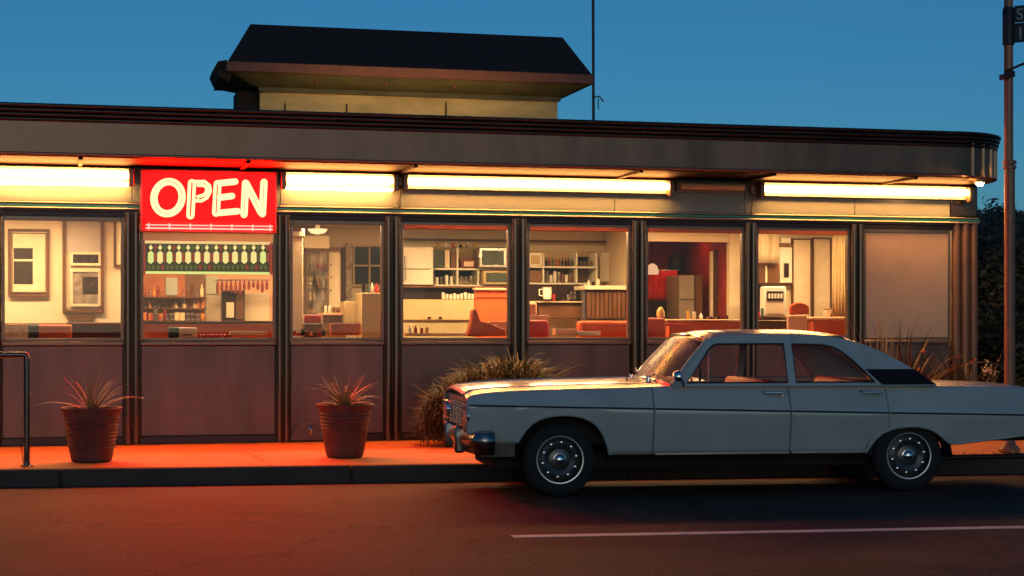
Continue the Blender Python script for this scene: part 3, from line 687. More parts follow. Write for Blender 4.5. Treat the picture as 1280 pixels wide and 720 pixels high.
# ---- bay 4 and 5: back counter
t = T('wall_cornice', 'long brown moulding across the back wall under the ceiling', 'moulding', 505, 299, 790, 302, 3.7)
A('board', M_wood, t, 495, 299.5, 800, 302, 3.72, .075)
A('board', M_tan, t, 495, 303, 800, 305, 3.74, .055)
t = T('refrigerator', 'tall cream refrigerator at the left of the fourth window', 'refrigerator', 505, 307, 543, 400, 3.1)
A('body', M_white, t, 500, 308, 542, 356.5, 3.15, .6, .02); A('door', M_white, t, 501, 309, 539, 336, 3.11, .038, .01); A('door', M_white, t, 501, 337, 541, 356, 3.11, .038, .01); A('handle', M_steel, t, 507, 320, 508.5, 350, 3.06, .05)
t = T('shelf_unit', 'back-bar shelf unit with glasses in the fourth window', 'shelf', 543, 309, 640, 358, 3.4)
A('back', M_tan, t, 543, 309, 637, 357, 3.72, .04)
for py in (335.5, 356): A('shelf_board', M_white, t, 543, py, 640, py+2, 3.35, .36)
for px in (571, 597): A('upright', M_white, t, px, 310, px+2, 356, 3.36, .35)
A('niche', M_dwood, t, 544, 339, 570, 355.5, 3.7, .012); A('niche', M_dwood, t, 574, 338, 597, 347, 3.7, .012)
one('dark_screen', 'narrow dark glass panel on the upper shelf beside the refrigerator', 'panel', M_grey, 542, 312, 554, 334.5, 3.4, .05, .005)
one('menu_holder', 'slim cream upright box on the upper shelf of the fourth window', 'box', M_cream, 556, 313, 562, 335, 3.4, .1)
one('menu_holder', 'slim brown upright box on the upper shelf of the fourth window', 'box', M_brown, 564, 314, 570.5, 335, 3.4, .1)
t = T('radio', 'small dark red radio with light dial on the upper shelf', 'radio', 576, 322, 596, 335, 3.38)
A('case', mat('maroon_plastic', (.16, .04, .03), .3), t, 576, 323, 596, 335, 3.38, .15, .01); A('dial', M_cloth, t, 580, 327, 592, 333, 3.37, .009)
t = T('television', 'grey-green old television at the right of the fourth window', 'television', 598, 309, 640, 335, 3.25)
A('case', M_steel, t, 598.5, 309, 640, 335, 3.25, .35, .015); A('screen', M_grey, t, 603, 313, 630, 331, 3.235, .014, .01)
t = T('microwave', 'low grey-green oven under the television', 'oven', 603, 338, 640, 356, 3.25)
A('case', M_tan, t, 604, 338.5, 640, 356, 3.25, .35, .015); A('door', M_grey, t, 608, 341, 636, 352.5, 3.235, .014, .006)
for i in range(9): bottle(546+i*6.1, 355.8, random.uniform(7, 13), 2.2, random.choice([M_clear, M_white, M_clear, M_steel]), 3.42, 'clear glass on the lower shelf of the fourth window', 'glasses on the back-bar shelf', 'drinking_glass', 'glass', True)
t = T('back_counter', 'cream back counter with drawers in the fourth window', 'counter', 500, 358, 595, 425, 2.6)
A('top', M_wood, t, 495, 357.5, 642, 359.8, 2.9, .5, .005); A('splash', M_dark, t, 495, 360, 552, 374, 3.0, .1); A('recess', M_dwood, t, 552.5, 360, 594, 374, 3.1, .1)
A('cabinet', M_tan, t, 495, 374.5, 593, 400, 2.7, .3, .006); A('cabinet', mat('olive_cupboard_paint', (.40, .32, .16), .5, 0, var=.1), t, 495, 401.5, 593, 440, 2.7, .3, .006); A('edge', M_wood, t, 495, 400.2, 593, 401.3, 2.68, .1)
for px in (535, 549): A('knob', M_dwood, t, px, 396, px+4, 398, 2.67, .029, .004)
for i in range(9): bottle(554+i*4.6, 374, random.uniform(6, 9), 2.1, random.choice([M_white, M_cloth, M_white]), 3.0, 'white cup in the row above the cream drawers', 'cups on the back counter', 'cup', 'cup', True)
t = T('orange_partition', 'orange panelled partition at the right of the fourth window', 'partition', 593, 360, 640, 425, 2.2)
A('panel', M_orange, t, 594, 361, 650, 440, 2.2, .08, .01); A('rail', M_peach, t, 593, 360, 650, 363, 2.17, .12, .008); A('ridge', M_orange, t, 594, 370, 650, 371.5, 2.185, .014)
one('ledge_runner', 'long pale pink strip lying along the fourth window ledge', 'runner', M_peach, 506, 416.5, 583, 420, .34, .1, .006)
mbn = MB().prism([(at(x, y, .4).x, at(x, y, .4).z) for x, y in ((583, 420.5), (588, 405), (590, 388), (594, 386), (600, 402), (612, 404), (630, 412), (634, 420.5))], .36, .5)
tag(mbn.build('folded_menu_stack', M_orange, None, bevel=.012), 'peaked orange stack of folded menus on the fourth window ledge', 'menus')
one('napkin_box', 'peach box behind the peaked orange stack', 'box', M_peach, 612, 402, 636, 420.5, .56, .1, .01)
# bay 5
t = T('shelf_unit', 'bottle shelf unit left of the arched white door', 'shelf', 660, 316, 747, 356, 3.4)
A('back', M_tan, t, 655, 314, 746, 354, 3.72, .04)
for py in (333, 353.5): A('shelf_board', M_white, t, 655, py, 748, py+1.8, 3.35, .36)
for px in (678.5, 720, 745): A('upright', M_white, t, px, 316, px+1.8, 353, 3.36, .35)
A('niche', M_dwood, t, 722.5, 321, 744.5, 332.5, 3.7, .012); A('niche', M_brown, t, 722.5, 336, 744.5, 353, 3.7, .012); A('niche', M_brown, t, 680.5, 336, 719.5, 353, 3.7, .012)
t = T('toaster_oven', 'pale boxed appliance on the top shelf of the fifth window', 'appliance', 661, 316, 678, 332, 3.3)
A('case', M_white, t, 661, 316, 678, 332.5, 3.33, .3, .01); A('door', M_tan, t, 664, 319, 675, 330, 3.318, .01, .004)
one('bread_box', 'dark slatted box on the lower shelf under the pale appliance', 'box', M_brown, 661, 338, 677, 353, 3.38, .25, .01)
for i in range(10): bottle(683+i*4, 332.7, random.uniform(9, 13), 1.7, random.choice([M_dark, M_amber, M_greenglass, M_dwood]), 3.45, 'dark bottle in the top row left of the arched door', 'dark bottles on the top shelf')
for i in range(8): bottle(684+i*4.8, 353.2, random.uniform(9, 15), 2.0, random.choice([M_steel, M_white, M_clear, M_brown]), 3.45, 'tall canister on the lower shelf left of the arched door', 'canisters on the lower shelf', 'canister', 'canister', True)
for i in range(4): bottle(726+i*4.6, 332.7, random.uniform(5, 8), 1.7, M_clear, 3.5, 'small glass in the dark niche beside the arched door', 'glasses in the dark niche', 'drinking_glass', 'glass', True)
q = [at(x, y, 3.6) for x, y in ((750, 352), (750, 318), (753, 316), (768, 316), (774, 320), (777.5, 327), (778.5, 335), (778.5, 352))]
tag(MB().prism([(v.x, v.z) for v in q], 3.6, 3.65).build('arched_door', M_white, None, bevel=.008), 'white panel with rounded top right corner behind the fifth window', 'panel')
t = T('dark_counter', 'dark counter with brown front in the fifth window', 'counter', 662, 354, 731, 400, 2.7)
A('splash', M_dark, t, 655, 356, 728, 376, 3.0, .1); A('top', M_tan, t, 655, 376.5, 731, 378.5, 2.65, .4, .006); A('front', M_wood, t, 674, 379, 729, 398, 2.7, .3, .01); A('upright', M_steel, t, 728.5, 355, 731, 400, 2.62, .1)
t = T('slatted_cabinet', 'brown slatted cabinet with cream top in the fifth window', 'cabinet', 732, 356, 783, 400, 2.5)
A('top', M_cream, t, 731.5, 357, 790, 362, 2.48, .5, .006); A('carcass', M_dwood, t, 733, 362.5, 790, 400, 2.55, .4)
for i in range(9): A('slat', M_wood, t, 734+i*5.4, 364, 738.4+i*5.4, 398, 2.535, .014, .002)
pz = at(684, 374, 2.6)
t = thing('pitcher', 'white pitcher on the dark counter', 'pitcher', pz)
MB().lathe([(.045, pz.z), (.05, pz.z+.02), (.058, pz.z+.09), (.05, pz.z+.13), (.062, pz.z+.15), (.055, pz.z+.15), (.04, pz.z+.02)], (pz.x, 2.6, 0), 20).build('body', M_white, t, smooth=True)
MB().tube([(pz.x-.055, 2.6, pz.z+.12), (pz.x-.1, 2.6, pz.z+.12), (pz.x-.1, 2.6, pz.z+.05), (pz.x-.055, 2.6, pz.z+.04)], .008, 8).build('handle', M_white, t, smooth=True)
for px in (714, 718.5): bottle(px, 374, 10, 1.9, M_clear, 2.8, 'one of two clear tumblers right of the white pitcher', 'tumblers on the dark counter', 'tumbler', 'glass', True)
def booth(label, px0, px1, py0, m, Y=1.0):
    t = T('booth_seat', label, 'booth', px0, py0, px1, 440, Y)
    b = fr(px0, py0, px1, 440, Y, .16); r = .05
    MB().box(b[0], b[1], Y, Y+.16, b[4]-.25, b[5]).build('backrest', m, t, bevel=.045); MB().box(b[0]+.02, b[1]-.02, Y-.4, Y-.005, b[5]-.62, b[5]-.5).build('seat', m, t, bevel=.04)
    MB().box(b[0]+.03, b[1]-.03, Y-.38, Y+.1, FZ, b[5]-.63).build('base', M_wood, t); return t
booth('long orange booth back along the fifth window', 724, 800, 401, M_orange)
booth('dark red booth back at the left of the sixth window', 806, 834, 397, mat('brick_vinyl', (.40, .07, .035), .4), .8)
booth('rounded red booth back at the left of the fifth window', 657, 688, 400, M_red, .8)
one('wall_return', 'peach box at the left of the fifth window', 'box', M_peach, 655, 378, 672, 398, 1.3, .15, .03)
one('tray', 'long peach tray on the fifth window ledge', 'tray', M_peach, 694, 411, 722, 419, .36, .12, .01)
one('tray', 'low pale tray right of the long peach tray', 'tray', M_cloth, 723, 414, 751, 419.5, .36, .12, .01)
one('napkin_holder', 'peach napkin holder above the rounded red booth back', 'napkin holder', M_peach, 662, 394, 687, 399.5, .75, .05, .01)
# ---- bay 6: red back room
t = T('hanging_coats', 'bright red coats hanging in the red back room', 'coats', 808, 338, 848, 375, 3.6)
rows = []
for k in range(9):
    v = k/8; rows.append([Vector((at(808+j*1.35, 0, 3.6).x, 3.6+.05*math.sin(j*1.1+k*.2), at(820, 338+v*37*(1 if j < 22 else .8), 3.6).z)) for j in range(31)])
M_redcl = mat('bright_red_cloth', (.75, .05, .03), .8, 0, var=.3, vscale=7, bump=.2)
MB().grid(rows).build('cloth', M_redcl, t, smooth=True, solid=.01)
A('rail', M_steel, t, 800, 337, 850, 338, 3.62, .02)
pz = at(815.5, 343, 3.2)
t = thing('white_lampshade', 'small pale lampshade over the red coats', 'lamp', pz)
MB().lathe([(.07, pz.z), (.085, pz.z+.03), (.06, pz.z+.11), (.02, pz.z+.14)], (pz.x, 3.2, 0), 18).build('shade', emat('small_lit_shade', (1, .55, .3), .9), t, smooth=True)
MB().tube([(pz.x, 3.2, pz.z+.14), (pz.x, 3.2, 2.6)], .004, 5).build('cord', M_dark, t)
sp = MB().lathe([(.01, 0), (.09, .04), (.11, .13), (.09, .24), (.01, .28)], at(845, 343, 3.9), 14)
tag(sp.build('dark_hanging_bag', M_black, None, smooth=True), 'black bag hanging on the red wall behind the refrigerator', 'bag')
t = T('refrigerator', 'grey-brown refrigerator with wood side in the red back room', 'refrigerator', 849, 344, 878, 402, 2.9)
A('body', mat('taupe_enamel', (.26, .20, .14), .4, 0, var=.15), t, 849, 344, 868.5, 440, 2.9, .5, .012); A('side', M_wood, t, 869, 344, 878, 440, 2.92, .5); A('door_gap', M_dark, t, 850, 374, 868, 375, 2.892, .007)
one('low_cabinet', 'dark low cabinet under the red coats', 'cabinet', M_dark, 806, 376, 848, 440, 3.4, .3, .01)
one('wall_lamp', 'small square lit lamp beside the red room door', 'lamp', emat('lit_square', (1, .62, .3), 1.0), 877, 316, 886, 328, 3.9, .06, .01)
t = T('wooden_door', 'brown wooden door with pale panel beside the red room', 'door', 888, 311, 912, 398, 2.8)
A('edge', M_cream, t, 888.5, 314, 891.5, 397, 2.78, .05); framebox('frame', M_wood, t, 893, 312, 911, 398, 2.8, 3.2, .05); A('panel', M_brown, t, 896, 315, 908, 395, 2.83, .01); A('window', M_tan, t, 898.5, 322, 905.5, 385, 2.82, .008)
t = T('lunch_counter', 'orange lunch counter across the sixth window', 'counter', 806, 399, 930, 425, 1.4)
A('top', M_peach, t, 834, 399, 938, 401.5, 1.3, .5, .01); A('front', M_orange, t, 836, 402, 936, 450, 1.4, .3, .01)
pz = at(826, 396, .95)
tag(MB().lathe([(.04, 0), (.048, .02), (.045, .07), (.025, .11), (.006, .125)], (pz.x, .95, pz.z-.01), 14).build('folded_napkin', mat('yellow_cloth', (.8, .55, .2), .8), None, smooth=True), 'yellow folded napkin standing on the dark red booth', 'napkin')
one('saucer_tray', 'red tray on the sixth window ledge', 'tray', M_red, 832, 404.5, 856, 407, .9, .15, .008)
for i in range(6): bottle(884+i*5, 399, random.uniform(2.5, 5), 1.8, random.choice([M_dark, M_brown]), 1.6, 'small dark cup on the orange lunch counter', 'cups on the lunch counter', 'cup', 'cup', True)
# ---- bay 7: curtains, cash register, double doors
def curtain(label, px0, px1, py0, py1, Y, m=M_cloth, amp=.02):
    n = 26; rows = []
    for z in (py0, (py0*2+py1)/3, (py0+py1*2)/3, py1):
        rows.append([Vector((X(px0+(px1-px0)*j/n, Y), Y+amp*math.sin(j*1.5)+random.uniform(-.003, .003), at((px0+px1)/2, z, Y).z)) for j in range(n+1)])
    return tag(MB().grid(rows).build('curtain', m, None, smooth=True, solid=.006), label, 'curtain')
curtain('cream curtain at the left of the seventh window', 947, 960, 286, 329, 1.9)
curtain('cream curtain gathered beside the narrow white panel', 961, 974, 286, 329, 2.0)
curtain('sheer tan curtain at the far right of the seventh window', 1041, 1066, 284, 396, 1.9, M_tan)
t = T('wall_shelf', 'brown shelf box below the cream curtains', 'shelf', 949, 328, 975, 354, 2.1)
A('box', M_wood, t, 948, 329, 974, 354, 2.1, .2, .008); A('divider', M_cream, t, 957, 332, 959, 353, 2.09, .009)
t = T('wall_phone_panel', 'narrow white panel with a dark handset', 'panel', 975, 296, 990, 355, 2.3)
A('board', M_white, t, 975, 309, 990, 356, 2.3, .05); A('cap', M_brown, t, 974, 305, 991, 308.6, 2.28, .07); A('fixture', M_white, t, 976, 297, 989, 304, 2.28, .07, .01); A('handset', M_dwood, t, 981, 329, 986.5, 346, 2.27, .028, .006)
t = T('double_door', 'brown framed double door with cream panels in the seventh window', 'door', 990, 297, 1040, 402, 2.3)
framebox('door_leaf', M_wood, t, 990.5, 298, 1015.5, 402, 2.3, 1.8, .05); framebox('door_leaf', M_wood, t, 1015.8, 297, 1040, 402, 2.3, 1.8, .05)
A('panel', M_cloth, t, 992.4, 300, 1013.6, 400, 2.325, .01); A('panel', M_cloth, t, 1017.7, 299, 1038, 400, 2.325, .01)
t = T('cash_desk', 'wooden desk with dark top under the cash register', 'desk', 947, 352, 992, 425, 1.7)
A('top', M_dwood, t, 947, 353, 991, 356.5, 1.65, .45, .008); A('side', M_dwood, t, 947, 356.8, 952, 395, 1.7, .3); A('shelf_board', M_wood, t, 947, 396, 990, 400, 1.65, .4, .008); A('base', M_wood, t, 948, 401, 990, 440, 1.7, .3)
t = T('cash_register', 'white till with a dark display in the seventh window', 'till', 955, 357, 985, 396, 1.55)
A('case', M_white, t, 956, 358, 983, 395.5, 1.55, .3, .015); A('display', M_dark, t, 959, 364, 979.5, 376, 1.54, .009); A('paper', M_cloth, t, 959, 379, 979.5, 392, 1.54, .009)
for i in range(5): A('digit', M_white, t, 960.5+i*3.8, 367, 963+i*3.8, 373, 1.535, .004)
t = thing('dining_chair', 'orange-red chair with peach seat pad beside the till', 'chair', (at(999, 400, 1.0).x, 1.0, FZ))
b = fr(988, 378, 1012, 393, 1.0); n = 12; xm, xw = (b[0]+b[1])/2, (b[1]-b[0])/2
MB().prism([(b[0], b[4])]+[(xm-xw*math.cos(PI*j/n), b[5]-.07+.07*math.sin(PI*j/n)) for j in range(n+1)]+[(b[1], b[4])], 1.0, 1.06).build('backrest', M_orange, t, bevel=.015)
A('pad', M_peach, t, 985, 394, 1009, 420, .94, .05, .015)
for sx in (-1, 1):
    for yy in (.75, 1.05): MB().tube([(xm+sx*xw*.8, yy, FZ), (xm+sx*xw*.8, yy, .78)], .014, 8).build('leg', M_chrome, t)
MB().box(xm-xw, xm+xw, .7, 1.08, .78, .85).build('seat', M_orange, t, bevel=.02)
pz = at(1034, 395, 1.6)
t = thing('flower_bowl', 'small white bowl with brown rim by the double door', 'bowl', pz)
MB().lathe([(.03, pz.z), (.045, pz.z+.02), (.055, pz.z+.075), (.048, pz.z+.075), (.03, pz.z+.02)], (pz.x, 1.6, 0), 16).build('bowl', M_white, t, smooth=True)
MB().lathe([(.045, pz.z+.076), (.055, pz.z+.085), (.03, pz.z+.10), (.005, pz.z+.105)], (pz.x, 1.6, 0), 16).build('filling', M_brown, t, smooth=True)
t = T('orange_counter', 'peach-orange counter at the right of the seventh window', 'counter', 1015, 396, 1070, 440, 1.5)
A('top', M_peach, t, 1014, 396, 1072, 399.5, 1.45, .4, .01); A('front', M_orange, t, 1016, 400, 1070, 450, 1.5, .3, .01)

# ---- smaller clutter seen in the photo's windows
M_teal2 = mat('faded_teal_tin', (.10, .17, .14), .4); M_mustard = mat('mustard_tin', (.55, .33, .06), .4)
mix = [M_white, M_red, M_mustard, M_teal2, M_dark, M_steel, M_amber, M_cloth]
def row(label, group, px0, px1, pyb, Y, n, h0, h1, r0, r1, seed, name='tin', cat='tin', mm=None):
    q = random.Random(seed)
    for i in range(n):
        bottle(px0+(px1-px0)*i/(n-1)+q.uniform(-.5, .5), pyb, q.uniform(h0, h1), q.uniform(r0, r1), q.choice(mm or mix), Y, label, group, name, cat, q.random() < .6)
row('mixed tin on the top shelf left of the menu boxes', 'tins on the third window cupboard', 455, 476, 366, 1.6, 5, 6, 14, 1.8, 2.8, 1)
row('plate or tin stacked on the dark counter of the fifth window', 'tins on the dark counter', 692, 710, 376.3, 2.8, 4, 4, 9, 1.8, 2.6, 2)
row('jar standing on the cream-topped slatted cabinet', 'jars on the slatted cabinet', 736, 748, 357, 2.6, 3, 5, 10, 1.6, 2.4, 3, 'jar', 'jar')
row('jug on the cornice shelf of the fourth window', 'jugs above the shelf unit', 548, 594, 309, 3.55, 6, 4, 7, 1.8, 2.6, 4, 'jug', 'jug')
row('condiment bottle on the fourth window ledge runner', 'condiments on the fourth window ledge', 512, 534, 416.4, .38, 4, 6, 11, 1.6, 2.3, 5, 'sauce_bottle', 'bottle', [M_red, M_mustard, M_white])
row('condiment bottle on the orange lunch counter', 'condiments on the lunch counter', 860, 876, 399, 1.45, 3, 7, 12, 1.6, 2.3, 6, 'sauce_bottle', 'bottle', [M_red, M_mustard, M_white])
row('tin on the desk shelf left of the white till', 'tins beside the till', 948, 953.5, 396, 1.6, 2, 8, 14, 1.8, 2.4, 7)
row('jar on the peach table of the third window', 'jars on the work table', 407, 428, 391, 2.1, 5, 4, 9, 1.6, 2.4, 8, 'jar', 'jar')
row('bottle in the top row of the red-lit counter', 'bottles on the counter under the sign', 184, 206, 402, 1.75, 5, 8, 16, 1.6, 2.4, 9, 'bottle', 'bottle', [M_amber, M_greenglass, M_red, M_clear])

# matt the room's paints and cloths so they do not shine grey
for nm in set(MATS)-_before:
    b_ = MATS[nm].node_tree.nodes.get('Principled BSDF')
    if b_ and nm not in ('kitchen_steel',): b_.inputs['Specular IOR Level'].default_value = .12; b_.inputs['Coat Weight'].default_value = 0

# ================================================================ PARKED CAR
# car frame: x from the nose (-0.8) to the tail (4.1) with the front axle at 0, y towards the kerb, z up
CM = SM @ Matrix.Translation((0, .77, 0))
car = thing('parked_car', 'pale four-door vintage saloon parked along the kerb in front of the diner', 'car')
car.location = CM.translation; car.rotation_euler = (0, 0, PHI)
def CB(): return MB(CM)
def carpaint():
    m = mat('pale_car_paint', (.36, .40, .375), .34, 0, var=.12, vscale=2.2, rvar=.08, coat=1.0); return m
M_paint = carpaint()
M_trimdk = mat('dark_trim', (.03, .035, .04), .3, .3)
M_under = mat('underbody_black', (.012, .011, .010), .9)
M_cglass = glass('car_glass', (.99, .93, .90), 0.0, .003)
M_seat = mat('dark_red_upholstery', (.32, .035, .03), .5, 0, var=.15, bump=.1)
def lerp(tab, x):
    if x <= tab[0][0]: return tab[0][1]
    for (a, b), (c, d) in zip(tab, tab[1:]):
        if x <= c: return b+(d-b)*(x-a)/(c-a)
    return tab[-1][1]
BELT = [(-.745, .782), (-.72, .800), (-.68, .812), (-.6, .824), (-.39, .838), (0, .849), (.65, .862), (.95, .870), (1.8, .871), (2.7, .863), (3.07, .862), (3.58, .850), (3.85, .838), (4.0, .826), (4.09, .80)]
BOT = [(-.745, .50), (-.60, .47), (-.585, .42), (-.352, .42), (-.345, .43), (-.32, .477), (-.285, .528), (-.234, .58), (-.18, .612), (-.12, .632), (-.05, .644), (.04, .648), (.11, .642), (.18, .626), (.245, .596), (.30, .552), (.345, .49), (.38, .41), (.406, .325),
       (2.515, .318), (2.53, .345), (2.56, .392), (2.60, .44), (2.65, .480), (2.71, .508), (2.78, .525), (2.86, .534), (2.94, .533), (3.02, .519), (3.08, .498), (3.13, .468), (3.18, .43), (3.22, .398), (3.25, .385), (3.85, .448), (4.09, .47)]
HW = [(-.745, .795), (-.65, .808), (-.4, .822), (0, .83), (3.1, .83), (3.7, .815), (4.09, .785)]
def zc(x): return .727-.0236*(x+.727)
def off(x, z):
    c = zc(x)
    if z > c: return .004+.48*(z-c) if z > c+.012 else .48*(z-c)
    d = c-z; return .10*d+.16*max(0, d-.05)**1.4
def sidept(x, z, sg): return (x, sg*(lerp(HW, x)-off(x, z)), z)
XS = sorted(set([round(-.745+i*.02, 4) for i in range(243)] + [b[0] for b in BOT]))
def side_patch(x0, x1, sg):
    xs = [x0]+[x for x in XS if x0+.004 < x < x1-.004]+[x1]; rows = []
    for x in xs:
        zb, zt, c = lerp(BOT, x), lerp(BELT, x), zc(x)
        r = []
        for k in range(8): r.append(sidept(x, zb+(c-zb)*k/8, sg))
        r.append(sidept(x, c, sg))
        for k in range(1, 6): r.append(sidept(x, c+(zt-.022-c)*k/5, sg))
        y0 = lerp(HW, x)-off(x, zt-.022)
        for a in (25, 50, 75): r.append((x, sg*(y0-.022*(1-math.cos(math.radians(a)))*.9-.004), zt-.022+.022*math.sin(math.radians(a))))
        r.append((x, sg*(y0-.03), zt+.001))
        rows.append(r)
    return CB().grid(rows)
def y_in(x): return lerp(HW, x)-off(x, lerp(BELT, x)-.022)-.03
def door(x0, x1, sg, label=None):
    d = side_patch(x0, x1, sg).build('door', M_paint, car, smooth=True, solid=.02)
    n = 20
    CB().tube([(x0+.004+(x1-x0-.008)*k/n, sg*(lerp(HW, x0+(x1-x0)*k/n)+.003), zc(x0+(x1-x0)*k/n)) for k in range(n+1)], .0075, 8).build('trim_strip', M_trimdk, d, smooth=True)
    hx = x1-.12; z = .812; y = lerp(HW, hx)-off(hx, z)
    CB().tube([(hx-.095, sg*(y+.002), z), (hx-.085, sg*(y+.035), z), (hx+.075, sg*(y+.035), z-.001), (hx+.09, sg*(y+.002), z-.001)], [.012, .012, .011, .012], 10).build('handle', M_chrome, d, smooth=True)
    CB().tube([(hx+.06, sg*(y+.03), z-.022), (hx+.06, sg*(y-.004), z-.022)], .011, 10).build('lock', M_chrome, d, smooth=True)
    if x0 < 2: CB().box(x0+.01, min(x1-.01, 2.5), sg*(y+.02), sg*(y+.045), .322, .342).build('sill_trim', M_dull, d, bevel=.004)
    return d
for sg in (-1, 1):
    fe = side_patch(-.745, .747, sg).build('front_fender', M_paint, car, smooth=True, solid=.02)
    door(.753, 1.879, sg); door(1.885, 2.700, sg)
    qp = side_patch(2.706, 4.09, sg).build('rear_fender', M_paint, car, smooth=True, solid=.02)
    for (xa, xb, par) in ((-.73, .743, fe), (2.71, 4.05, qp)):
        CB().tube([(xa+(xb-xa)*k/24, sg*(lerp(HW, xa+(xb-xa)*k/24)+.003), zc(xa+(xb-xa)*k/24)) for k in range(25)], .0075, 8).build('trim_strip', M_trimdk, par, smooth=True)
    # rolled wheel-arch lips
    for (a, b, par) in ((-.345, .408, fe), (2.512, 3.255, qp)):
        pts = [sidept(x, lerp(BOT, x)+.006, sg) for x in XS if a <= x <= b]
        pts = [(p[0], p[1]+sg*.008, p[2]) for p in pts]
        CB().tube(pts, .0155, 8).build('arch_lip', M_paint, par, smooth=True)
    # lower edge of the tail
    CB().tube([(x, sg*(lerp(HW, x)-off(x, lerp(BOT, x))+.002), lerp(BOT, x)) for x in XS if x > 3.26], .012, 8).build('lower_edge', M_paint, qp, smooth=True)
    # fender top strips from the edge to the hood / boot shut line
# bonnet, cowl, boot lid: crowned sheets between the fender tops
def crown(x, y, h): w_ = y_in(x); return h*(1-(abs(y)/w_)**2.2)
def top(x, h, y): return lerp(BELT, x)+.001+crown(x, y, h)
def sheet(x0, x1, ya, yb, h, nx=24, ny=20, tip=None):
    rows = []
    for i in range(nx+1):
        x = x0+(x1-x0)*i/nx; r = []
        for j in range(ny+1):
            u = ya+(yb-ya)*j/ny; y = u*y_in(x); z = top(x, h, y)
            r.append((x-(.03*(1-u*u)*max(0, 1-(x-x0)/.5) if tip else 0), y, z))
        rows.append(r)
    return CB().grid(rows)
for sg in (-1, 1):
    sheet(-.742, .80, sg*.80, sg*1.0, .055, ny=5).build('fender_top', M_paint, car, smooth=True)
    sheet(3.10, 4.088, sg*.86, sg*1.0, .03, ny=4).build('rear_deck_side', M_paint, car, smooth=True)
sheet(-.742, .795, -.792, .792, .055, tip=1).build('bonnet', M_paint, car, smooth=True, solid=.015)
sheet(.802, 1.25, -1, 1, .055, nx=6).build('cowl', M_paint, car, smooth=True)
sheet(3.11, 4.088, -.852, .852, .03).build('boot_lid', M_paint, car, smooth=True, solid=.015)
sheet(2.98, 3.104, -1, 1, .03, nx=3).build('rear_cowl', M_paint, car, smooth=True)
for sg in (-1, 1): sheet(1.25, 2.98, sg*.965, sg*1.0, 0, nx=20, ny=2).build('waist_sill', M_paint, car, smooth=True)
CB().tube([(-.74+.05*k, 0, top(-.74+.05*k, .055, 0)+.003) for k in range(30)], .008, 8).build('bonnet_ridge', M_paint, car, smooth=True)
# inner shell so nothing shows through the gaps
CB().box(-.66, 3.98, -.66, .66, .40, .74).box(.78, 2.68, -.70, .70, .34, .78).box(3.3, 3.98, -.66, .66, .52, .78).build('inner_shell', M_under, car)
CB().box(-.5, 3.3, -.55, .55, .20, .335).build('underbody', M_under, car, bevel=.02)
# nose: recessed grille, lamps, bumper
CB().prism([(-.70, .48), (-.70, .775), (-.66, .80), (-.64, .48)], -.77, .77).build('nose_panel', M_paint, car)
g = CB().box(-.712, -.702, -.50, .50, .53, .74).build('grille', M_trimdk, car)
for k in range(8): CB().box(-.725, -.713, -.50, .50, .545+k*.025, .553+k*.025).build('bar', M_chrome, g)
for k in range(5): CB().box(-.73, -.7255, -.4+k*.2-.006, -.4+k*.2+.006, .54, .735).build('upright', M_chrome, g)
for sg in (-1, 1):
    for yy in (.59, .71):
        h = CB().lathe([(.075, -.745), (.082, -.725), (.07, -.71)], (0, sg*yy, .64), 24, 'x').build('headlight', M_chrome, car, smooth=True)
        CB().lathe([(.0, -.752), (.04, -.748), (.066, -.738), (.068, -.72)], (0, sg*yy, .64), 24, 'x').build('lens', mat('headlamp_lens', (.5, .5, .48), .08, .2, coat=1), h, smooth=True)
    CB().lathe([(0, -.76), (.03, -.757), (.036, -.735)], (0, sg*.66, .545), 16, 'x').build('turn_signal', mat('amber_lens', (.5, .18, .03), .2, coat=1), car, smooth=True)
M_bump = mat('bumper_chrome', (.26, .25, .24), .22, 1, rvar=.08, vscale=10)
def bumper(x, sgx, z0, name):
    hh = .095; mb = CB(); rows = []
    path = []
    for k in range(-10, 11):
        u = k/10; path.append((x-sgx*.0+sgx*.045*u*u, u*.79))
    path = [(x+sgx*.20, -.862), (x+sgx*.11, -.862), (x+sgx*.07, -.84)]+path+[(x+sgx*.07, .84), (x+sgx*.11, .862), (x+sgx*.20, .862)]
    pr = [(-.0, z0+.0), (.012, z0+.05), (.03, z0+.09), (.028, z0+.13), (0.0, z0+.172), (-.05, z0+.185)]
    for i, (px_, py_) in enumerate(path):
        a = Vector(path[max(0, i-1)]); c = Vector(path[min(len(path)-1, i+1)]); t = (c-a).normalized(); nn = Vector((-t.y, t.x))
        if nn.x*sgx > 0 and abs(nn.x) > .01: nn = -nn
        if abs(nn.x) <= .2 : nn = Vector((nn.x, abs(nn.y)*(1 if py_ > 0 else -1)))
        rows.append([(px_+nn.x*o, py_+nn.y*o, z) for o, z in pr])
    b = mb.grid(rows).build(name, M_bump, car, smooth=True, solid=.008)
    for sg in (-1, 1): CB().box(x-sgx*.05, x+sgx*.03, sg*.34-.025, sg*.34+.025, z0-.02, z0+.20).build('overrider', M_bump, b, bevel=.018)
    return b
bumper(-.735, 1, .345, 'front_bumper'); bumper(4.12, -1, .40, 'rear_bumper')
CB().prism([(-.66, .46), (-.62, .32), (-.36, .32), (-.36, .46)], -.76, .76).build('front_valance', mat('dusty_valance', (.10, .075, .06), .7, 0, var=.3), car)
CB().prism([(4.0, .47), (4.0, .80), (4.085, .80), (4.085, .47)], -.775, .775).build('tail_panel', M_paint, car)
for sg in (-1, 1): CB().box(4.086, 4.11, sg*.45, sg*.76, .60, .70).build('tail_light', mat('red_lens', (.4, .01, .01), .15, coat=1), car, bevel=.01)
CB().box(4.09, 4.1, -.16, .16, .5, .6).build('number_plate', M_steel, car)
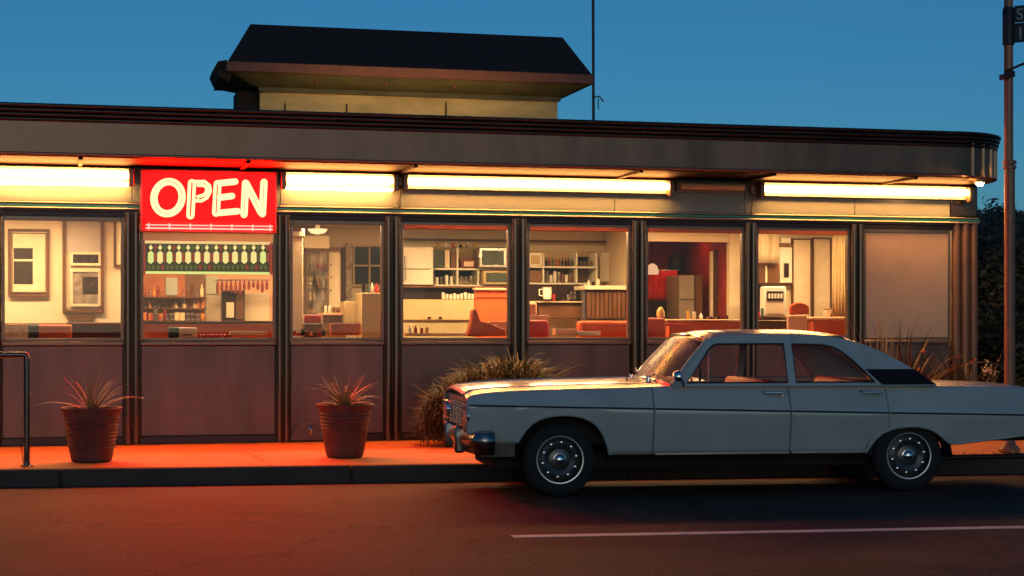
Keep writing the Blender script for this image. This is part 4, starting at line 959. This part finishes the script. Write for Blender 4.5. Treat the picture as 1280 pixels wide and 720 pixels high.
# greenhouse side frames with window openings
def yin(z): return .765-(z-.868)*.40
OUT = [(.915, .862), (1.08, 1.055), (1.235, 1.225), (1.30, 1.252), (1.40, 1.266), (1.7, 1.273), (2.05, 1.272), (2.26, 1.26), (2.42, 1.232), (2.56, 1.190), (2.72, 1.124), (2.88, 1.035), (3.02, .945), (3.13, .862)]
H1 = [(1.03, .893), (1.87, .893), (1.87, 1.205), (1.32, 1.203), (1.275, 1.19), (1.24, 1.16)]
H2 = [(1.94, .893), (2.605, .893), (2.52, .985), (2.43, 1.075), (2.36, 1.135), (2.29, 1.175), (2.20, 1.195), (1.94, 1.205)]
def flat(loops, sg, o):
    vl = [[Vector((a, b, 0)) for a, b in lp] for lp in loops]
    tris = tessellate_polygon(vl); pts = [p for lp in loops for p in lp]
    return CB().add([(a, sg*(yin(b)+o), b) for a, b in pts], [tuple(t) for t in tris])
M_seal = mat('window_seal', (.02, .02, .022), .5)
rf = None
rows = []
RX = [1.235, 1.26, 1.30, 1.35, 1.42, 1.5, 1.7, 1.9, 2.05, 2.2, 2.3, 2.4, 2.47]
OUTU = OUT[2:]
for x in RX:
    ze_ = lerp(OUTU, x); w_ = yin(ze_); h = .050*min(1, (x-1.2)/.2+.25); r = []
    for j in range(25):
        u = -1+2*j/24; y = u*(w_+.004); e = 1-abs(u)**3.2
        r.append((x-.06*(1-u*u)*max(0, 1-(x-1.235)/.4)+.03*(1-u*u)*max(0, (x-2.2)/.3), y, ze_+h*e))
    rows.append(r)
roofp = CB().grid(rows).build('roof', M_paint, car, smooth=True, solid=.012)
for sg in (-1, 1):
    fl = flat([OUT, H1, H2], sg, 0).build('side_frame', M_paint, roofp, solid=.0)
    md = fl.modifiers.new('t', 'SOLIDIFY'); md.thickness = .024; md.offset = 0
    # rain gutter, seals
    CB().tube([(x, sg*(yin(z)+.010), z-.012) for x, z in OUT[1:-2]], .007, 8).build('rain_gutter', M_dull, roofp, smooth=True)
    for H_ in (H1, H2):
        CB().tube([(x, sg*(yin(z)+.010), z) for x, z in H_], .0085, 6, closed=True).build('window_seal', M_seal, roofp)
        CB().add([(x, sg*(yin(z)-.004), z) for x, z in H_], [tuple(range(len(H_)))]).build('side_window', M_cglass, car)
    CB().tube([(1.215, sg*(yin(.893)+.003), .893), (1.245, sg*(yin(1.165)+.003), 1.165)], .009, 8).build('vent_bar', M_dull, roofp)
    Q = [(2.535, .998), (2.95, .998), (3.085, .905), (3.12, .872), (2.66, .872)]
    CB().add([(x, sg*(yin(z)+.0150), z) for x, z in Q]+[(x, sg*(yin(z)+.0125), z) for x, z in Q], [(0, 1, 2, 3, 4)]+[(i, (i+1) % 5, 5+(i+1) % 5, 5+i) for i in range(5)]).build('pillar_dark_panel', mat('pillar_black', (.006, .006, .006), .5, spec=.2), roofp)  # black panel over the lower rear pillar
    # C pillar returns around the rear screen
    rows = []
    for x in [2.47, 2.56, 2.66, 2.76, 2.88, 3.0, 3.10, 3.13]:
        z = lerp(OUTU, x); w_ = yin(z); rows.append([(x+.03*(1-u*u), sg*w_*u, z+.036*(1-u**3.2)*max(.2, 1-(x-2.47)/.8)) for u in (1, .97, .93, .88, .82, .76)])
    CB().grid(rows).build('rear_pillar', M_paint, roofp, smooth=True, solid=.012)
rows = []
for x in [2.47, 2.6, 2.75, 2.9, 3.02, 3.12]:
    z = lerp(OUTU, x); w_ = yin(z); rows.append([(x+.03*(1-u*u), w_*u, z-.008+.036*(1-abs(u)**3.2)*max(.2, 1-(x-2.47)/.8)) for u in [-.77+1.54*j/12 for j in range(13)]])
CB().grid(rows).build('rear_screen', M_cglass, car, smooth=True)
# windscreen and its frame
rows = []
for k in range(9):
    v = k/8; r = []
    for j in range(17):
        u = -1+2*j/16; zb = .868+.05*(1-abs(u)**2.5); zt = 1.236+.040*(1-abs(u)**3)
        xb = .92-.10*(1-u*u); xt = 1.238-.06*(1-u*u); wb, wt = yin(.868)-.03, yin(1.23)-.012
        r.append((xb+(xt-xb)*v-.012*math.sin(PI*v), u*(wb+(wt-wb)*v), zb+(zt-zb)*v))
    rows.append(r)
CB().grid(rows).build('windscreen', glass('hazed_windscreen', (.92, .86, .8), .22, .30), car, smooth=True)  # pale diffuse haze stands in for bright reflections across the screen
for sg in (-1, 1):
    CB().tube([rows[k][16 if sg > 0 else 0] for k in range(9)], .017, 8).build('front_pillar', M_paint, roofp, smooth=True)
CB().tube([(p[0]-.01, p[1], p[2]+.004) for p in rows[0]], .011, 8).build('screen_trim', M_chrome, roofp, smooth=True)
CB().tube([(p[0]-.004, p[1], p[2]+.004) for p in rows[8]], .012, 8).build('screen_trim', M_chrome, roofp, smooth=True)
for y0 in (-.42, .22):
    wp = CB().tube([(.80, y0, .925), (.86, y0+.03, .955), (.925, y0+.35, .985)], .006, 6).build('wiper', M_trimdk, car)
    CB().lathe([(.02, .90), (.018, .935), (.006, .945)], (.80, y0, 0), 12).build('pivot', M_chrome, wp, smooth=True)
# door mirror on the near side
mr = CB().tube([(1.0, -.775, .872), (.99, -.80, .905), (.965, -.815, .93)], [.016, .010, .012], 10).build('door_mirror', M_chrome, car, smooth=True)
CB().lathe([(.0, .90), (.03, .905), (.048, .925), (.052, .955), (.05, .96), (.0, .962)], (0, -.82, .945), 20, 'x').build('mirror_head', M_chrome, mr, smooth=True)
ar = CB().tube([(.60, -.50, .90), (.595, -.50, .93)], .01, 8).build('radio_aerial', M_chrome, car)
# cabin
CB().box(1.0, 2.9, -.72, .72, .30, .44).build('cabin_floor', M_under, car)
CB().box(.93, 1.12, -.66, .66, .70, .865).build('dashboard', mat('red_dash', (.25, .04, .03), .5), car, bevel=.03)
for x0, nm in ((1.62, 'front_seat'), (2.44, 'rear_seat')):
    s_ = CB().box(x0-.42, x0+.02, -.62, .62, .45, .62).build(nm, M_seat, car, bevel=.05)
    CB().prism([(x0-.03, .55), (x0+.12, .55), (x0+.22, .90), (x0+.13, .92)], -.62, .62).build('backrest', M_seat, s_, bevel=.03)
CB().box(2.62, 3.0, -.66, .66, .84, .868).build('parcel_shelf', M_seat, car)
CB().box(1.3, 2.45, -.58, .58, 1.262, 1.272).build('headliner', mat('headliner', (.35, .22, .18), .9), car)
pts = [(1.20+.06*math.cos(2*PI*j/24)*.5, -.34+.17*math.sin(2*PI*j/24), .86+.165*math.cos(2*PI*j/24)) for j in range(24)]
st = CB().tube(pts, .011, 8, closed=True).build('steering_wheel', M_trimdk, car, smooth=True)
CB().tube([(1.20, -.34, .86), (1.05, -.34, .80)], .018, 8).tube([(1.195, -.5, .86), (1.195, -.18, .86)], .008, 6).build('column', M_trimdk, st)
CB().tube([(1.30, 0, 1.235), (1.31, 0, 1.20)], .008, 6).box(1.30, 1.32, -.11, .11, 1.15, 1.20).build('rear_view_mirror', M_trimdk, car)
# wheels
def wheel(x, sg):
    yo = sg*.77; R_ = .292; wd = .17; ZC = .292
    ty = CB().lathe([(R_*.66, yo), (R_*.80, yo+sg*.006), (R_*.93, yo-sg*.004), (R_*.985, yo-sg*.022), (R_, yo-sg*.045), (R_, yo-sg*(wd-.045)), (R_*.985, yo-sg*(wd-.02)), (R_*.9, yo-sg*wd), (R_*.62, yo-sg*(wd-.02))], (x, 0, ZC), 48, 'y', cap=False)
    wh = ty.build('wheel', mat('tyre_rubber', (.009, .009, .009), .85, 0, var=.2), car, smooth=True)
    CB().lathe([(.178, yo-sg*.004), (.181, yo+sg*.008), (.189, yo+sg*.009), (.194, yo-sg*.002)], (x, 0, ZC), 48, 'y', cap=False).build('trim_ring', mat('worn_trim_ring', (.55, .55, .55), .3, .8), wh, smooth=True)
    CB().lathe([(.004, yo-sg*.012), (.06, yo-sg*.014), (.085, yo-sg*.022), (.125, yo-sg*.004), (.15, yo-sg*.016), (.178, yo-sg*.03), (.20, yo-sg*.05)], (x, 0, ZC), 48, 'y').build('rim', mat('dull_rim', (.09, .085, .08), .3, .6, var=.4), wh, smooth=True)
    CB().lathe([(.002, yo+sg*.016), (.02, yo+sg*.014), (.034, yo+sg*.006), (.045, yo-sg*.012), (.058, yo-sg*.016)], (x, 0, ZC), 32, 'y').build('hubcap', M_chrome, wh, smooth=True)
    for k in range(10):
        a = 2*PI*k/10+.2; CB().lathe([(.001, yo-sg*.0), (.0105, yo-sg*.003), (.013, yo-sg*.014)], (x+.137*math.cos(a), 0, ZC+.137*math.sin(a)), 10, 'y').build('stud', M_chrome, wh, smooth=True)
for x in (-.024+.024, 2.89):
    for sg in (-1, 1): wheel(x, sg)
# wheel housings
for x in (.03, 2.88):
    for sg in (-1, 1):
        n = 14; rows = [[(x+.375*math.cos(PI*j/n), sg*y, .27+.36*math.sin(PI*j/n)) for j in range(n+1)] for y in (.58, .80)]
        CB().grid(rows).build('wheel_housing', M_under, car)
CB().tube([(3.2, -.35, .24), (4.15, -.38, .25)], .022, 10).build('exhaust_pipe', M_dk, car, smooth=True)

# ================================================================ RAIL, POTS, GRASSES
p0 = atg(33.5, 583, .15)
hrl = thing('handrail', 'square-cornered metal handrail standing at the left end of the pavement', 'handrail', p0)
zt = CH-27*(p0-cam.location).dot(Vector((math.sin(TH), math.cos(TH), 0)))/F*-1
dpt = (p0-cam.location).dot(Vector((math.sin(TH), math.cos(TH), 0)))
zt = CH-(443.5-412)*dpt/F
M_rail = mat('rail_steel', (.12, .10, .09), .22, .9, rvar=.08, vscale=14)
MB().tube([(p0.x, p0.y, .15), (p0.x, p0.y, zt-.035), (p0.x-.004, p0.y, zt-.012), (p0.x-.02, p0.y, zt), (p0.x-.05, p0.y, zt), (p0.x-1.15, p0.y, zt), (p0.x-1.19, p0.y, zt-.01), (p0.x-1.2, p0.y, zt-.05), (p0.x-1.2, p0.y, .15)], .026, 14).build('tube', M_rail, hrl, smooth=True)
for x in (p0.x, p0.x-1.2): MB().lathe([(.055, .15), (.055, .158), (.03, .165), (.027, .18)], (x, p0.y, 0), 20).build('foot_plate', M_rail, hrl, smooth=True)

def blade(mb, base, ang, lean, length, width, droop, seg=6, twist=0.):
    d = Vector((math.cos(ang), math.sin(ang), 0)); sd_ = Vector((-d.y, d.x, 0)); p = Vector(base); el = PI/2-lean; rows = []
    for k in range(seg+1):
        t = k/seg; w_ = width*(1-t**1.6)*(.55+.9*min(t*3, 1)*.5)
        s2 = (sd_*math.cos(twist*t)+Vector((0, 0, 1))*math.sin(twist*t))
        rows.append((p-s2*w_/2, p+Vector((0, 0, w_*.18)), p+s2*w_/2))
        p = p+(d*math.cos(el)+Vector((0, 0, 1))*math.sin(el))*(length/seg); el -= droop/seg*(1+t)
    vs = [v for r in rows for v in r]; fs = []
    for k in range(seg):
        for j in (0, 1): fs.append((k*3+j, k*3+j+1, k*3+3+j+1, k*3+3+j))
    mb.add(vs, fs)
M_leafdry = mat('dry_spiky_leaf', (.36, .26, .10), .5, 0, var=.35, vscale=20)
M_leafgr = mat('olive_grass_blade', (.07, .075, .025), .55, 0, var=.5, vscale=12)
M_leafst = mat('straw_blade', (.16, .14, .045), .6, 0, var=.4, vscale=12)
M_leafdk = mat('dark_leaf', (.09, .075, .03), .5, 0, var=.4, vscale=12)
def pot(px, py, wpx, hpx, wb, label, seed, spec, ridge=(.18, .9)):
    rnd = random.Random(seed)
    b = atg(px, py, .15); dd = (b-cam.location).dot(Vector((math.sin(TH), math.cos(TH), 0))); s = dd/F
    R1, R0, Hh = wpx*s/2, wb*s/2, hpx*s
    t = thing('potted_plant', label, 'potted plant', b, group='terracotta pots on the pavement')
    pr = [(R0*.9, .15), (R0, .165)]
    n = 64
    for k in range(n+1):
        v = k/n; r = R0+(R1*.93-R0)*(v**.85); z = .17+(Hh-.055)*v
        if ridge[0] < v < ridge[1]: r += .0055*math.sin(v*2*PI*13)
        pr.append((r, z))
    zt_ = .15+Hh
    pr += [(R1*.97, zt_-.033), (R1, zt_-.026), (R1*1.01, zt_-.008), (R1*.985, zt_), (R1*.93, zt_-.002), (R1*.90, zt_-.03), (R1*.88, zt_-.07), (R1*.85, zt_-.10)]
    MB().lathe(pr, (b.x, b.y, 0), 48).build('pot', M_pot, t, smooth=True)
    MB().lathe([(R1*.86, zt_-.075), (R1*.5, zt_-.06), (.01, zt_-.05)], (b.x, b.y, 0), 30).build('soil', M_soil, t, smooth=True)
    mb = MB()
    for (a, lean, L_, w_, dr) in spec:
        blade(mb, (b.x+.02*math.cos(a), b.y+.02*math.sin(a), zt_-.05), a, lean, L_, w_, dr, 8)
    mb.build('leaves', M_leafdry, t, smooth=True)
    mb2 = MB()
    for i in range(60):
        a = rnd.uniform(0, 2*PI); blade(mb2, (b.x+rnd.uniform(-.06, .06), b.y+rnd.uniform(-.06, .06), zt_-.06), a, rnd.uniform(.2, 1.2), rnd.uniform(.1, .22), .010, rnd.uniform(.3, 1.2), 5)
    mb2.build('undergrowth', M_leafdk, t, smooth=True)
rnd = random.Random(3)
sp1 = [(PI*.98, 1.05, .52, .017, .75), (PI*1.03, .9, .34, .016, .8), (.05, .85, .50, .018, .9), (.12, .95, .54, .016, .75), (PI*.9, .50, .42, .018, .25), (PI*1.1, .62, .40, .018, .35)]
for i in range(34): sp1.append((rnd.uniform(0, 2*PI), rnd.uniform(.05, .75), rnd.uniform(.28, .46), rnd.uniform(.012, .019), rnd.uniform(.1, .7)))
pot(114.5, 577, 75, 68, 50, 'ribbed terracotta pot with long sprawling spiky leaves beside the handrail', 1, sp1)
rnd = random.Random(9)
sp2 = []
for i in range(60): sp2.append((rnd.uniform(0, 2*PI), rnd.uniform(.1, 1.0), rnd.uniform(.24, .46), rnd.uniform(.012, .020), rnd.uniform(.3, 1.3)))
sp2 += [(.1, .6, .36, .014, 1.4), (.3, .8, .34, .014, 1.2), (PI*.95, .45, .40, .016, .4), (PI*.8, .2, .42, .016, .2)]
pot(431, 571.5, 71, 67, 46, 'ribbed terracotta pot with short bushy leaves between the two middle pillars', 2, sp2, (.5, .93))

# fountain grasses by the car's nose
def clump(px, Y, h, spread, n, label, seed, mats=(M_leafst, M_leafgr), group='fountain grasses against the diner wall'):
    rnd = random.Random(seed); c = Vector((X(px, Y), Y, .15))
    t = thing('fountain_grass', label, 'grass clump', c, group=group)
    for mi, m in enumerate(mats):
        mb = MB()
        for i in range(int(n*1.7)):
            a = rnd.uniform(0, 2*PI); v = rnd.random()**.8; r = math.sqrt(rnd.random())*h*spread*.52*math.sqrt(max(.12, 1-(v*.95)**2))
            L_ = h*rnd.uniform(.22, .42); lean = max(.02, rnd.gauss(.25+.6*(r/h), .3))
            blade(mb, (c.x+r*math.cos(a), c.y+r*math.sin(a)*.7, .15+v*h*.66*(1 if mi == 0 else .9)), a+rnd.gauss(0, .7), min(lean, 1.3), L_, rnd.uniform(.010, .020), rnd.uniform(.8, 2.4), 6)
        mb.build('blades' if mi == 0 else 'inner_blades', m, t, smooth=True)
    mb = MB()
    for i in range(int(n*.02)):       # seed heads
        a = rnd.uniform(0, 2*PI); lean = rnd.uniform(.05, .6)*spread; L_ = h*rnd.uniform(.9, 1.15)
        d = Vector((math.cos(a), math.sin(a), 0)); p = c.copy(); el = PI/2-lean; pts = [p.copy()]
        for k in range(8): p = p+(d*math.cos(el)+Vector((0, 0, 1))*math.sin(el))*(L_/8); el -= .13; pts.append(p.copy())
        mb.tube(pts, [.002]*5+[.006, .008, .006, .001], 5)
    mb.build('seed_heads', M_leafst, t, smooth=True)
clump(640, -.6, 1.06, .85, 900, 'tallest olive-brown bushy grass clump rising behind the car bonnet', 11)
clump(600, -.75, .93, .85, 800, 'mid-height grass clump just left of the car bonnet', 12)
clump(566, -.95, .74, .9, 700, 'lowest dark grass clump at the left of the grasses by the car nose', 13, (M_leafgr, M_leafdk))
clump(668, -.55, .92, .6, 260, 'thin grass clump behind the car bonnet, rightmost of the three by the nose', 14)
# strappy plants behind the boot
def strappy(px, Y, label, seed, spec, m=M_leafdk, flowers=0, fcol=None):
    rnd = random.Random(seed); c = Vector((X(px, Y), Y, .15)); t = thing('strappy_plant', label, 'plant', c, group='plants at the right end of the wall')
    mb = MB()
    for (a, lean, L_, w_, dr) in spec: blade(mb, (c.x+rnd.uniform(-.1, .1), c.y+rnd.uniform(-.06, .06), .15), a, lean, L_, w_, dr, 9, rnd.uniform(-.6, .6))
    mb.build('leaves', m, t, smooth=True)
    for i in range(flowers):
        a = rnd.uniform(0, 2*PI); q = c+Vector((rnd.uniform(-.3, .3), rnd.uniform(-.15, .15), rnd.uniform(.55, .95)))
        f_ = MB()
        for k in range(5): blade(f_, q, a+k*1.26, rnd.uniform(.3, 1.2), rnd.uniform(.05, .09), .025, .8, 4)
        MB().tube([(q.x, q.y, .4), q], .004, 5).build('stem', M_leafdk, t); f_.build('flower', fcol, t, smooth=True)
rnd = random.Random(21)
M_flame = mat('orange_bloom', (.65, .20, .06), .6, 0, var=.3)
s1 = [(rnd.uniform(0, 2*PI), rnd.uniform(.05, .7), rnd.uniform(.8, 1.45), rnd.uniform(.035, .065), rnd.uniform(.1, .9)) for i in range(120)]
s1 += [(.05, .50, 1.9, .055, 1.8), (-.1, .62, 1.8, .05, 1.6), (.15, .85, 1.5, .05, .8), (.0, .95, 1.4, .04, .5), (-.05, .30, 1.8, .055, 1.5), (.1, .4, 1.75, .05, 1.7), (.2, .75, 1.5, .05, 1.1)]
strappy(1128, -.55, 'large strappy plant with long arching leaves behind the car boot', 21, s1, mat('bronze_leaf', (.13, .08, .035), .45, 0, var=.4), 6, M_flame)
s2 = [(rnd.uniform(0, 2*PI), rnd.uniform(0, .25), rnd.uniform(1.2, 1.6), rnd.uniform(.016, .026), rnd.uniform(0, .25)) for i in range(20)]
strappy(1105, -.5, 'tall upright reedy shoots left of the large strappy plant', 22, s2, M_leafdry)
s3 = [(rnd.uniform(0, 2*PI), rnd.uniform(.1, 1.0), rnd.uniform(.8, 1.3), rnd.uniform(.02, .04), rnd.uniform(.1, .7)) for i in range(80)]
strappy(1212, -.6, 'smaller leafy plant with reddish blooms beside the end column', 23, s3, M_leafdk, 5, mat('red_bloom', (.5, .07, .05), .6))
c = Vector((X(1237, -.9), -.9, .15))
t = thing('flowering_plant', 'low plant with pale cream blossoms just left of the street sign pole', 'plant', c)
MB().tube([c, c+Vector((.02, 0, .35)), c+Vector((0, 0, .72))], .008, 6).build('stem', M_leafdk, t)
mb = MB()
for i in range(26): blade(mb, c+Vector((0, 0, rnd.uniform(.1, .6))), rnd.uniform(0, 6.3), rnd.uniform(.5, 1.3), rnd.uniform(.1, .2), .03, .8, 4)
mb.build('leaves', M_leafdk, t, smooth=True)
mb = MB()
for i in range(40):
    q = c+Vector((rnd.gauss(0, .045), rnd.gauss(0, .045), .72+rnd.gauss(0, .05))); blade(mb, q, rnd.uniform(0, 6.3), rnd.uniform(.2, 1.4), .035, .03, .8, 3)
mb.build('blossom', mat('cream_petal', (.75, .62, .42), .6), t, smooth=True)
# leaf litter and pebbles on the kerb behind the car's tail
M_litter = mat('fallen_petal', (.55, .28, .16), .8, 0, var=.5, vscale=30)
mb = MB()
for i in range(240):
    s_ = rnd.uniform(3.3, 6.5); v_ = KD+.16+abs(rnd.gauss(0, .22)); q = SM @ Vector((s_, v_, .152)); r = rnd.uniform(.006, .022); a = rnd.uniform(0, 6.3)
    mb.add([(q.x+r*math.cos(a+k*1.257)*rnd.uniform(.6, 1), q.y+r*math.sin(a+k*1.257)*rnd.uniform(.6, 1), q.z+(.0 if k % 2 else r*.6)) for k in range(5)]+[(q.x, q.y, q.z+r*.9)], [(k, (k+1) % 5, 5) for k in range(5)])
tag(mb.build('leaf_litter', M_litter, None), 'scattered fallen petals along the kerb behind the car tail', 'leaf litter', kind='stuff')
# domed wall cover with small tap
c = at(383, 549, -.03)
t = thing('wall_vent', 'low dark domed cover on the wall just left of the bushy terracotta pot', 'vent', (c.x, -.03, .16))
MB().prism([(c.x+.17*math.cos(PI*j/14), .165+.19*math.sin(PI*j/14)) for j in range(15)], -.045, -.031).build('cover', M_panelw, t, bevel=.01)
MB().tube([(c.x+.03, -.06, .22), (c.x+.03, -.10, .23), (c.x+.045, -.11, .27), (c.x+.02, -.10, .30), (c.x+.05, -.09, .33)], .007, 8).build('tap', M_chrome, t, smooth=True)

# street sign pole
c = atg(1262, 566, .15)
dpt = (c-cam.location).dot(Vector((math.sin(TH), math.cos(TH), 0)))
def pz(y): return CH+(412-y)*dpt/F
t = thing('street_sign_pole', 'tall weathered steel pole with two dark street name blades beside the car tail', 'street sign', c)
MB().tube([(c.x, c.y, .15), (c.x, c.y, pz(210))], .050, 20).build('pole', M_pole, t, smooth=True)
MB().tube([(c.x-.01, c.y, pz(209)), (c.x-.012, c.y, pz(0)+.35)], .043, 20).build('upper_pole', M_pole, t, smooth=True)
MB().lathe([(.05, .15), (.10, .16), (.10, .19), (.055, .24), (.05, .3)], (c.x, c.y, 0), 24).build('base', M_pole, t, smooth=True)
for y0 in (203, 209): MB().lathe([(.045, pz(y0)-.02), (.064, pz(y0)-.015), (.064, pz(y0)+.012), (.045, pz(y0)+.02)], (c.x, c.y, 0), 24).build('collar', M_pole, t, smooth=True)
MB().lathe([(.044, pz(57)), (.056, pz(56)), (.056, pz(12)), (.03, pz(6)), (.03, pz(0)), (.02, pz(-4))], (c.x-.012, c.y, 0), 20).build('bracket_sleeve', M_dk, t, smooth=True)
M_blade = mat('dark_sign_blade', (.02, .025, .035), .4, .3, var=.2); M_letter = mat('grey_lettering', (.30, .30, .30), .5)
# the blade points towards the road
bd = Vector((.72, -.69, 0)).normalized()
def signblade(y0, y1, txt, L_):
    za, zb = pz(y1), pz(y0); s = Vector((c.x+.03, c.y-.03, 0)); e = s+bd*L_; nrm = Vector((bd.y, -bd.x, 0))
    nb = Vector((-bd.y, bd.x, 0)); fc = nrm if nrm.dot(cam.location-c) > 0 else nb
    vs = []
    for p_ in (s, e):
        for q in (-.006, .006):
            for z in (za, zb): vs.append((p_.x+fc.x*q, p_.y+fc.y*q, z))
    b_ = MB().add(vs, [(0, 1, 3, 2), (4, 6, 7, 5), (0, 4, 5, 1), (2, 3, 7, 6), (0, 2, 6, 4), (1, 5, 7, 3)]).build('name_blade', M_blade, t, bevel=.003)
    cu = bpy.data.curves.new('txt', 'FONT'); cu.body = txt; cu.size = (zb-za)*.95; cu.extrude = .0015
    tmp = bpy.data.objects.new('txt', cu); COL.objects.link(tmp); dg = bpy.context.evaluated_depsgraph_get(); me = bpy.data.meshes.new_from_object(tmp.evaluated_get(dg)); bpy.data.objects.remove(tmp)
    Mx = Matrix(((bd.x, 0, fc.x, s.x+fc.x*.008+bd.x*.02), (bd.y, 0, fc.y, s.y+fc.y*.008+bd.y*.02), (0, 1, 0, za+(zb-za)*.16), (0, 0, 0, 1)))
    me.transform(wmat(b_).inverted() @ Mx); me.materials.append(M_letter); o = bpy.data.objects.new('lettering', me); COL.objects.link(o); o.parent = b_
signblade(8, 29, 'STAS', .62); signblade(31, 54, '1835', .62)
MB().tube([(c.x+.03, c.y-.03, pz(31)), (c.x+.03+bd.x*.62, c.y-.03+bd.y*.62, pz(31))], .010, 8).build('blade_rail', M_dk, t)
MB().box(c.x-.09, c.x+.02, c.y-.07, c.y-.05, pz(95)-.02, pz(95)+.04).box(c.x-.09, c.x-.05, c.y-.08, c.y+.04, pz(96)-.03, pz(96)+.02).build('clamp', M_dk, t, bevel=.006)
MB().tube([(c.x-.06, c.y-.06, pz(90)), (c.x+.06, c.y-.06, pz(83)), (c.x+.3, c.y-.2, pz(70))], .012, 8).tube([(c.x+.11, c.y-.09, pz(80)), (c.x+.32, c.y-.2, pz(97)), (c.x+.5, c.y-.3, pz(103))], .015, 8).tube([(c.x+.1, c.y-.09, pz(80)), (c.x+.5, c.y-.3, pz(73))], .02, 8).build('arm', M_dk, t, smooth=True)
MB().tube([(c.x-.05, c.y-.02, pz(0)), (c.x-.068, c.y-.03, pz(45)), (c.x-.055, c.y-.03, pz(92))], .004, 5).build('wire', M_dk, t)

# dark trees beyond the diner's right end
M_tree = mat('night_foliage', (.035, .045, .025), .7, 0, var=.5, vscale=3); M_trunk = mat('bark', (.06, .045, .035), .9, 0, var=.4, bump=.4)
def tree(x, y, h, r, n, label, seed, conif=False):
    rnd = random.Random(seed); t = thing('tree', label, 'tree', (x, y, 0), group='dark trees beyond the right end of the diner')
    tr = MB().tube([(x, y, -.06), (x+.05, y, h*.25), (x-.08, y+.05, h*.55), (x, y, h*.92)], [.22, .17, .10, .02], 10)
    for k in range(9):
        a = rnd.uniform(0, 6.3); z = h*rnd.uniform(.2, .75); q = r*rnd.uniform(.5, .9); tr.tube([(x, y, z), (x+q*.5*math.cos(a), y+q*.5*math.sin(a), z+q*.35), (x+q*math.cos(a), y+q*math.sin(a), z+q*.5)], [.06, .035, .01], 6)
    tr.build('trunk', M_trunk, t, smooth=True)
    mb = MB(); cl = []
    for k in range(70):
        v = rnd.uniform(.04, 1); rr = r*(1-v)**.6*(.55+.45*rnd.random())+.12 if conif else r*math.sqrt(max(.05, 1-(2*v-1.05)**2))*rnd.uniform(.5, 1); a = rnd.uniform(0, 6.3)
        cl.append((x+rr*math.cos(a), y+rr*math.sin(a), .15+h*v, rnd.uniform(.22, .5)*r*.55))
    for i in range(n):
        cx_, cy_, cz_, cr = rnd.choice(cl); g = [rnd.gauss(0, .55)*cr for _ in range(3)]; p = Vector((cx_+g[0], cy_+g[1], cz_+g[2])); 
        if p.z < 0: continue
        s = rnd.uniform(.03, .085); ax = Vector((rnd.uniform(-1, 1), rnd.uniform(-1, 1), rnd.uniform(-.6, 1))).normalized(); bx_ = ax.orthogonal().normalized()
        mb.add([p-ax*s, p+bx_*s*.45, p+ax*s, p-bx_*s*.45], [(0, 1, 2, 3)])
    mb.build('crown', M_tree, t, fix=False)
tree(X(1262, 3.0), 3.0, 2.5, 1.05, 15000, 'nearest dark bushy tree directly behind the street sign pole', 31)
tree(X(1238, 6.5), 6.5, 2.9, 1.1, 13000, 'dark ragged tree touching the rounded corner of the diner', 32, True)
tree(X(1275, 9.0), 9.0, 3.1, 1.7, 13000, 'taller dark tree at the right edge behind the nearest one', 33)
tree(X(1300, 1.4), 1.4, 2.3, 1.1, 9000, 'low dark shrubby tree just outside the right edge', 34)
# floodlight on the flat roof that washes the raised block
x0, x1 = wx0+.4, wx1-.6
t = thing('roof_floodlight', 'low warm strip floodlight on the flat roof below the raised block', 'floodlight', ((x0+x1)/2, .3, 3.475))
MB().box(x0, x1, .14, .36, 3.475, 3.54).build('housing', M_dk, t, bevel=.01)
MB().box(x0+.03, x1-.03, .2, .34, 3.541, 3.545).build('lens', emat('flood_lens', (1, .60, .20), 30), t)
# hedge / field line far beyond the road's right end
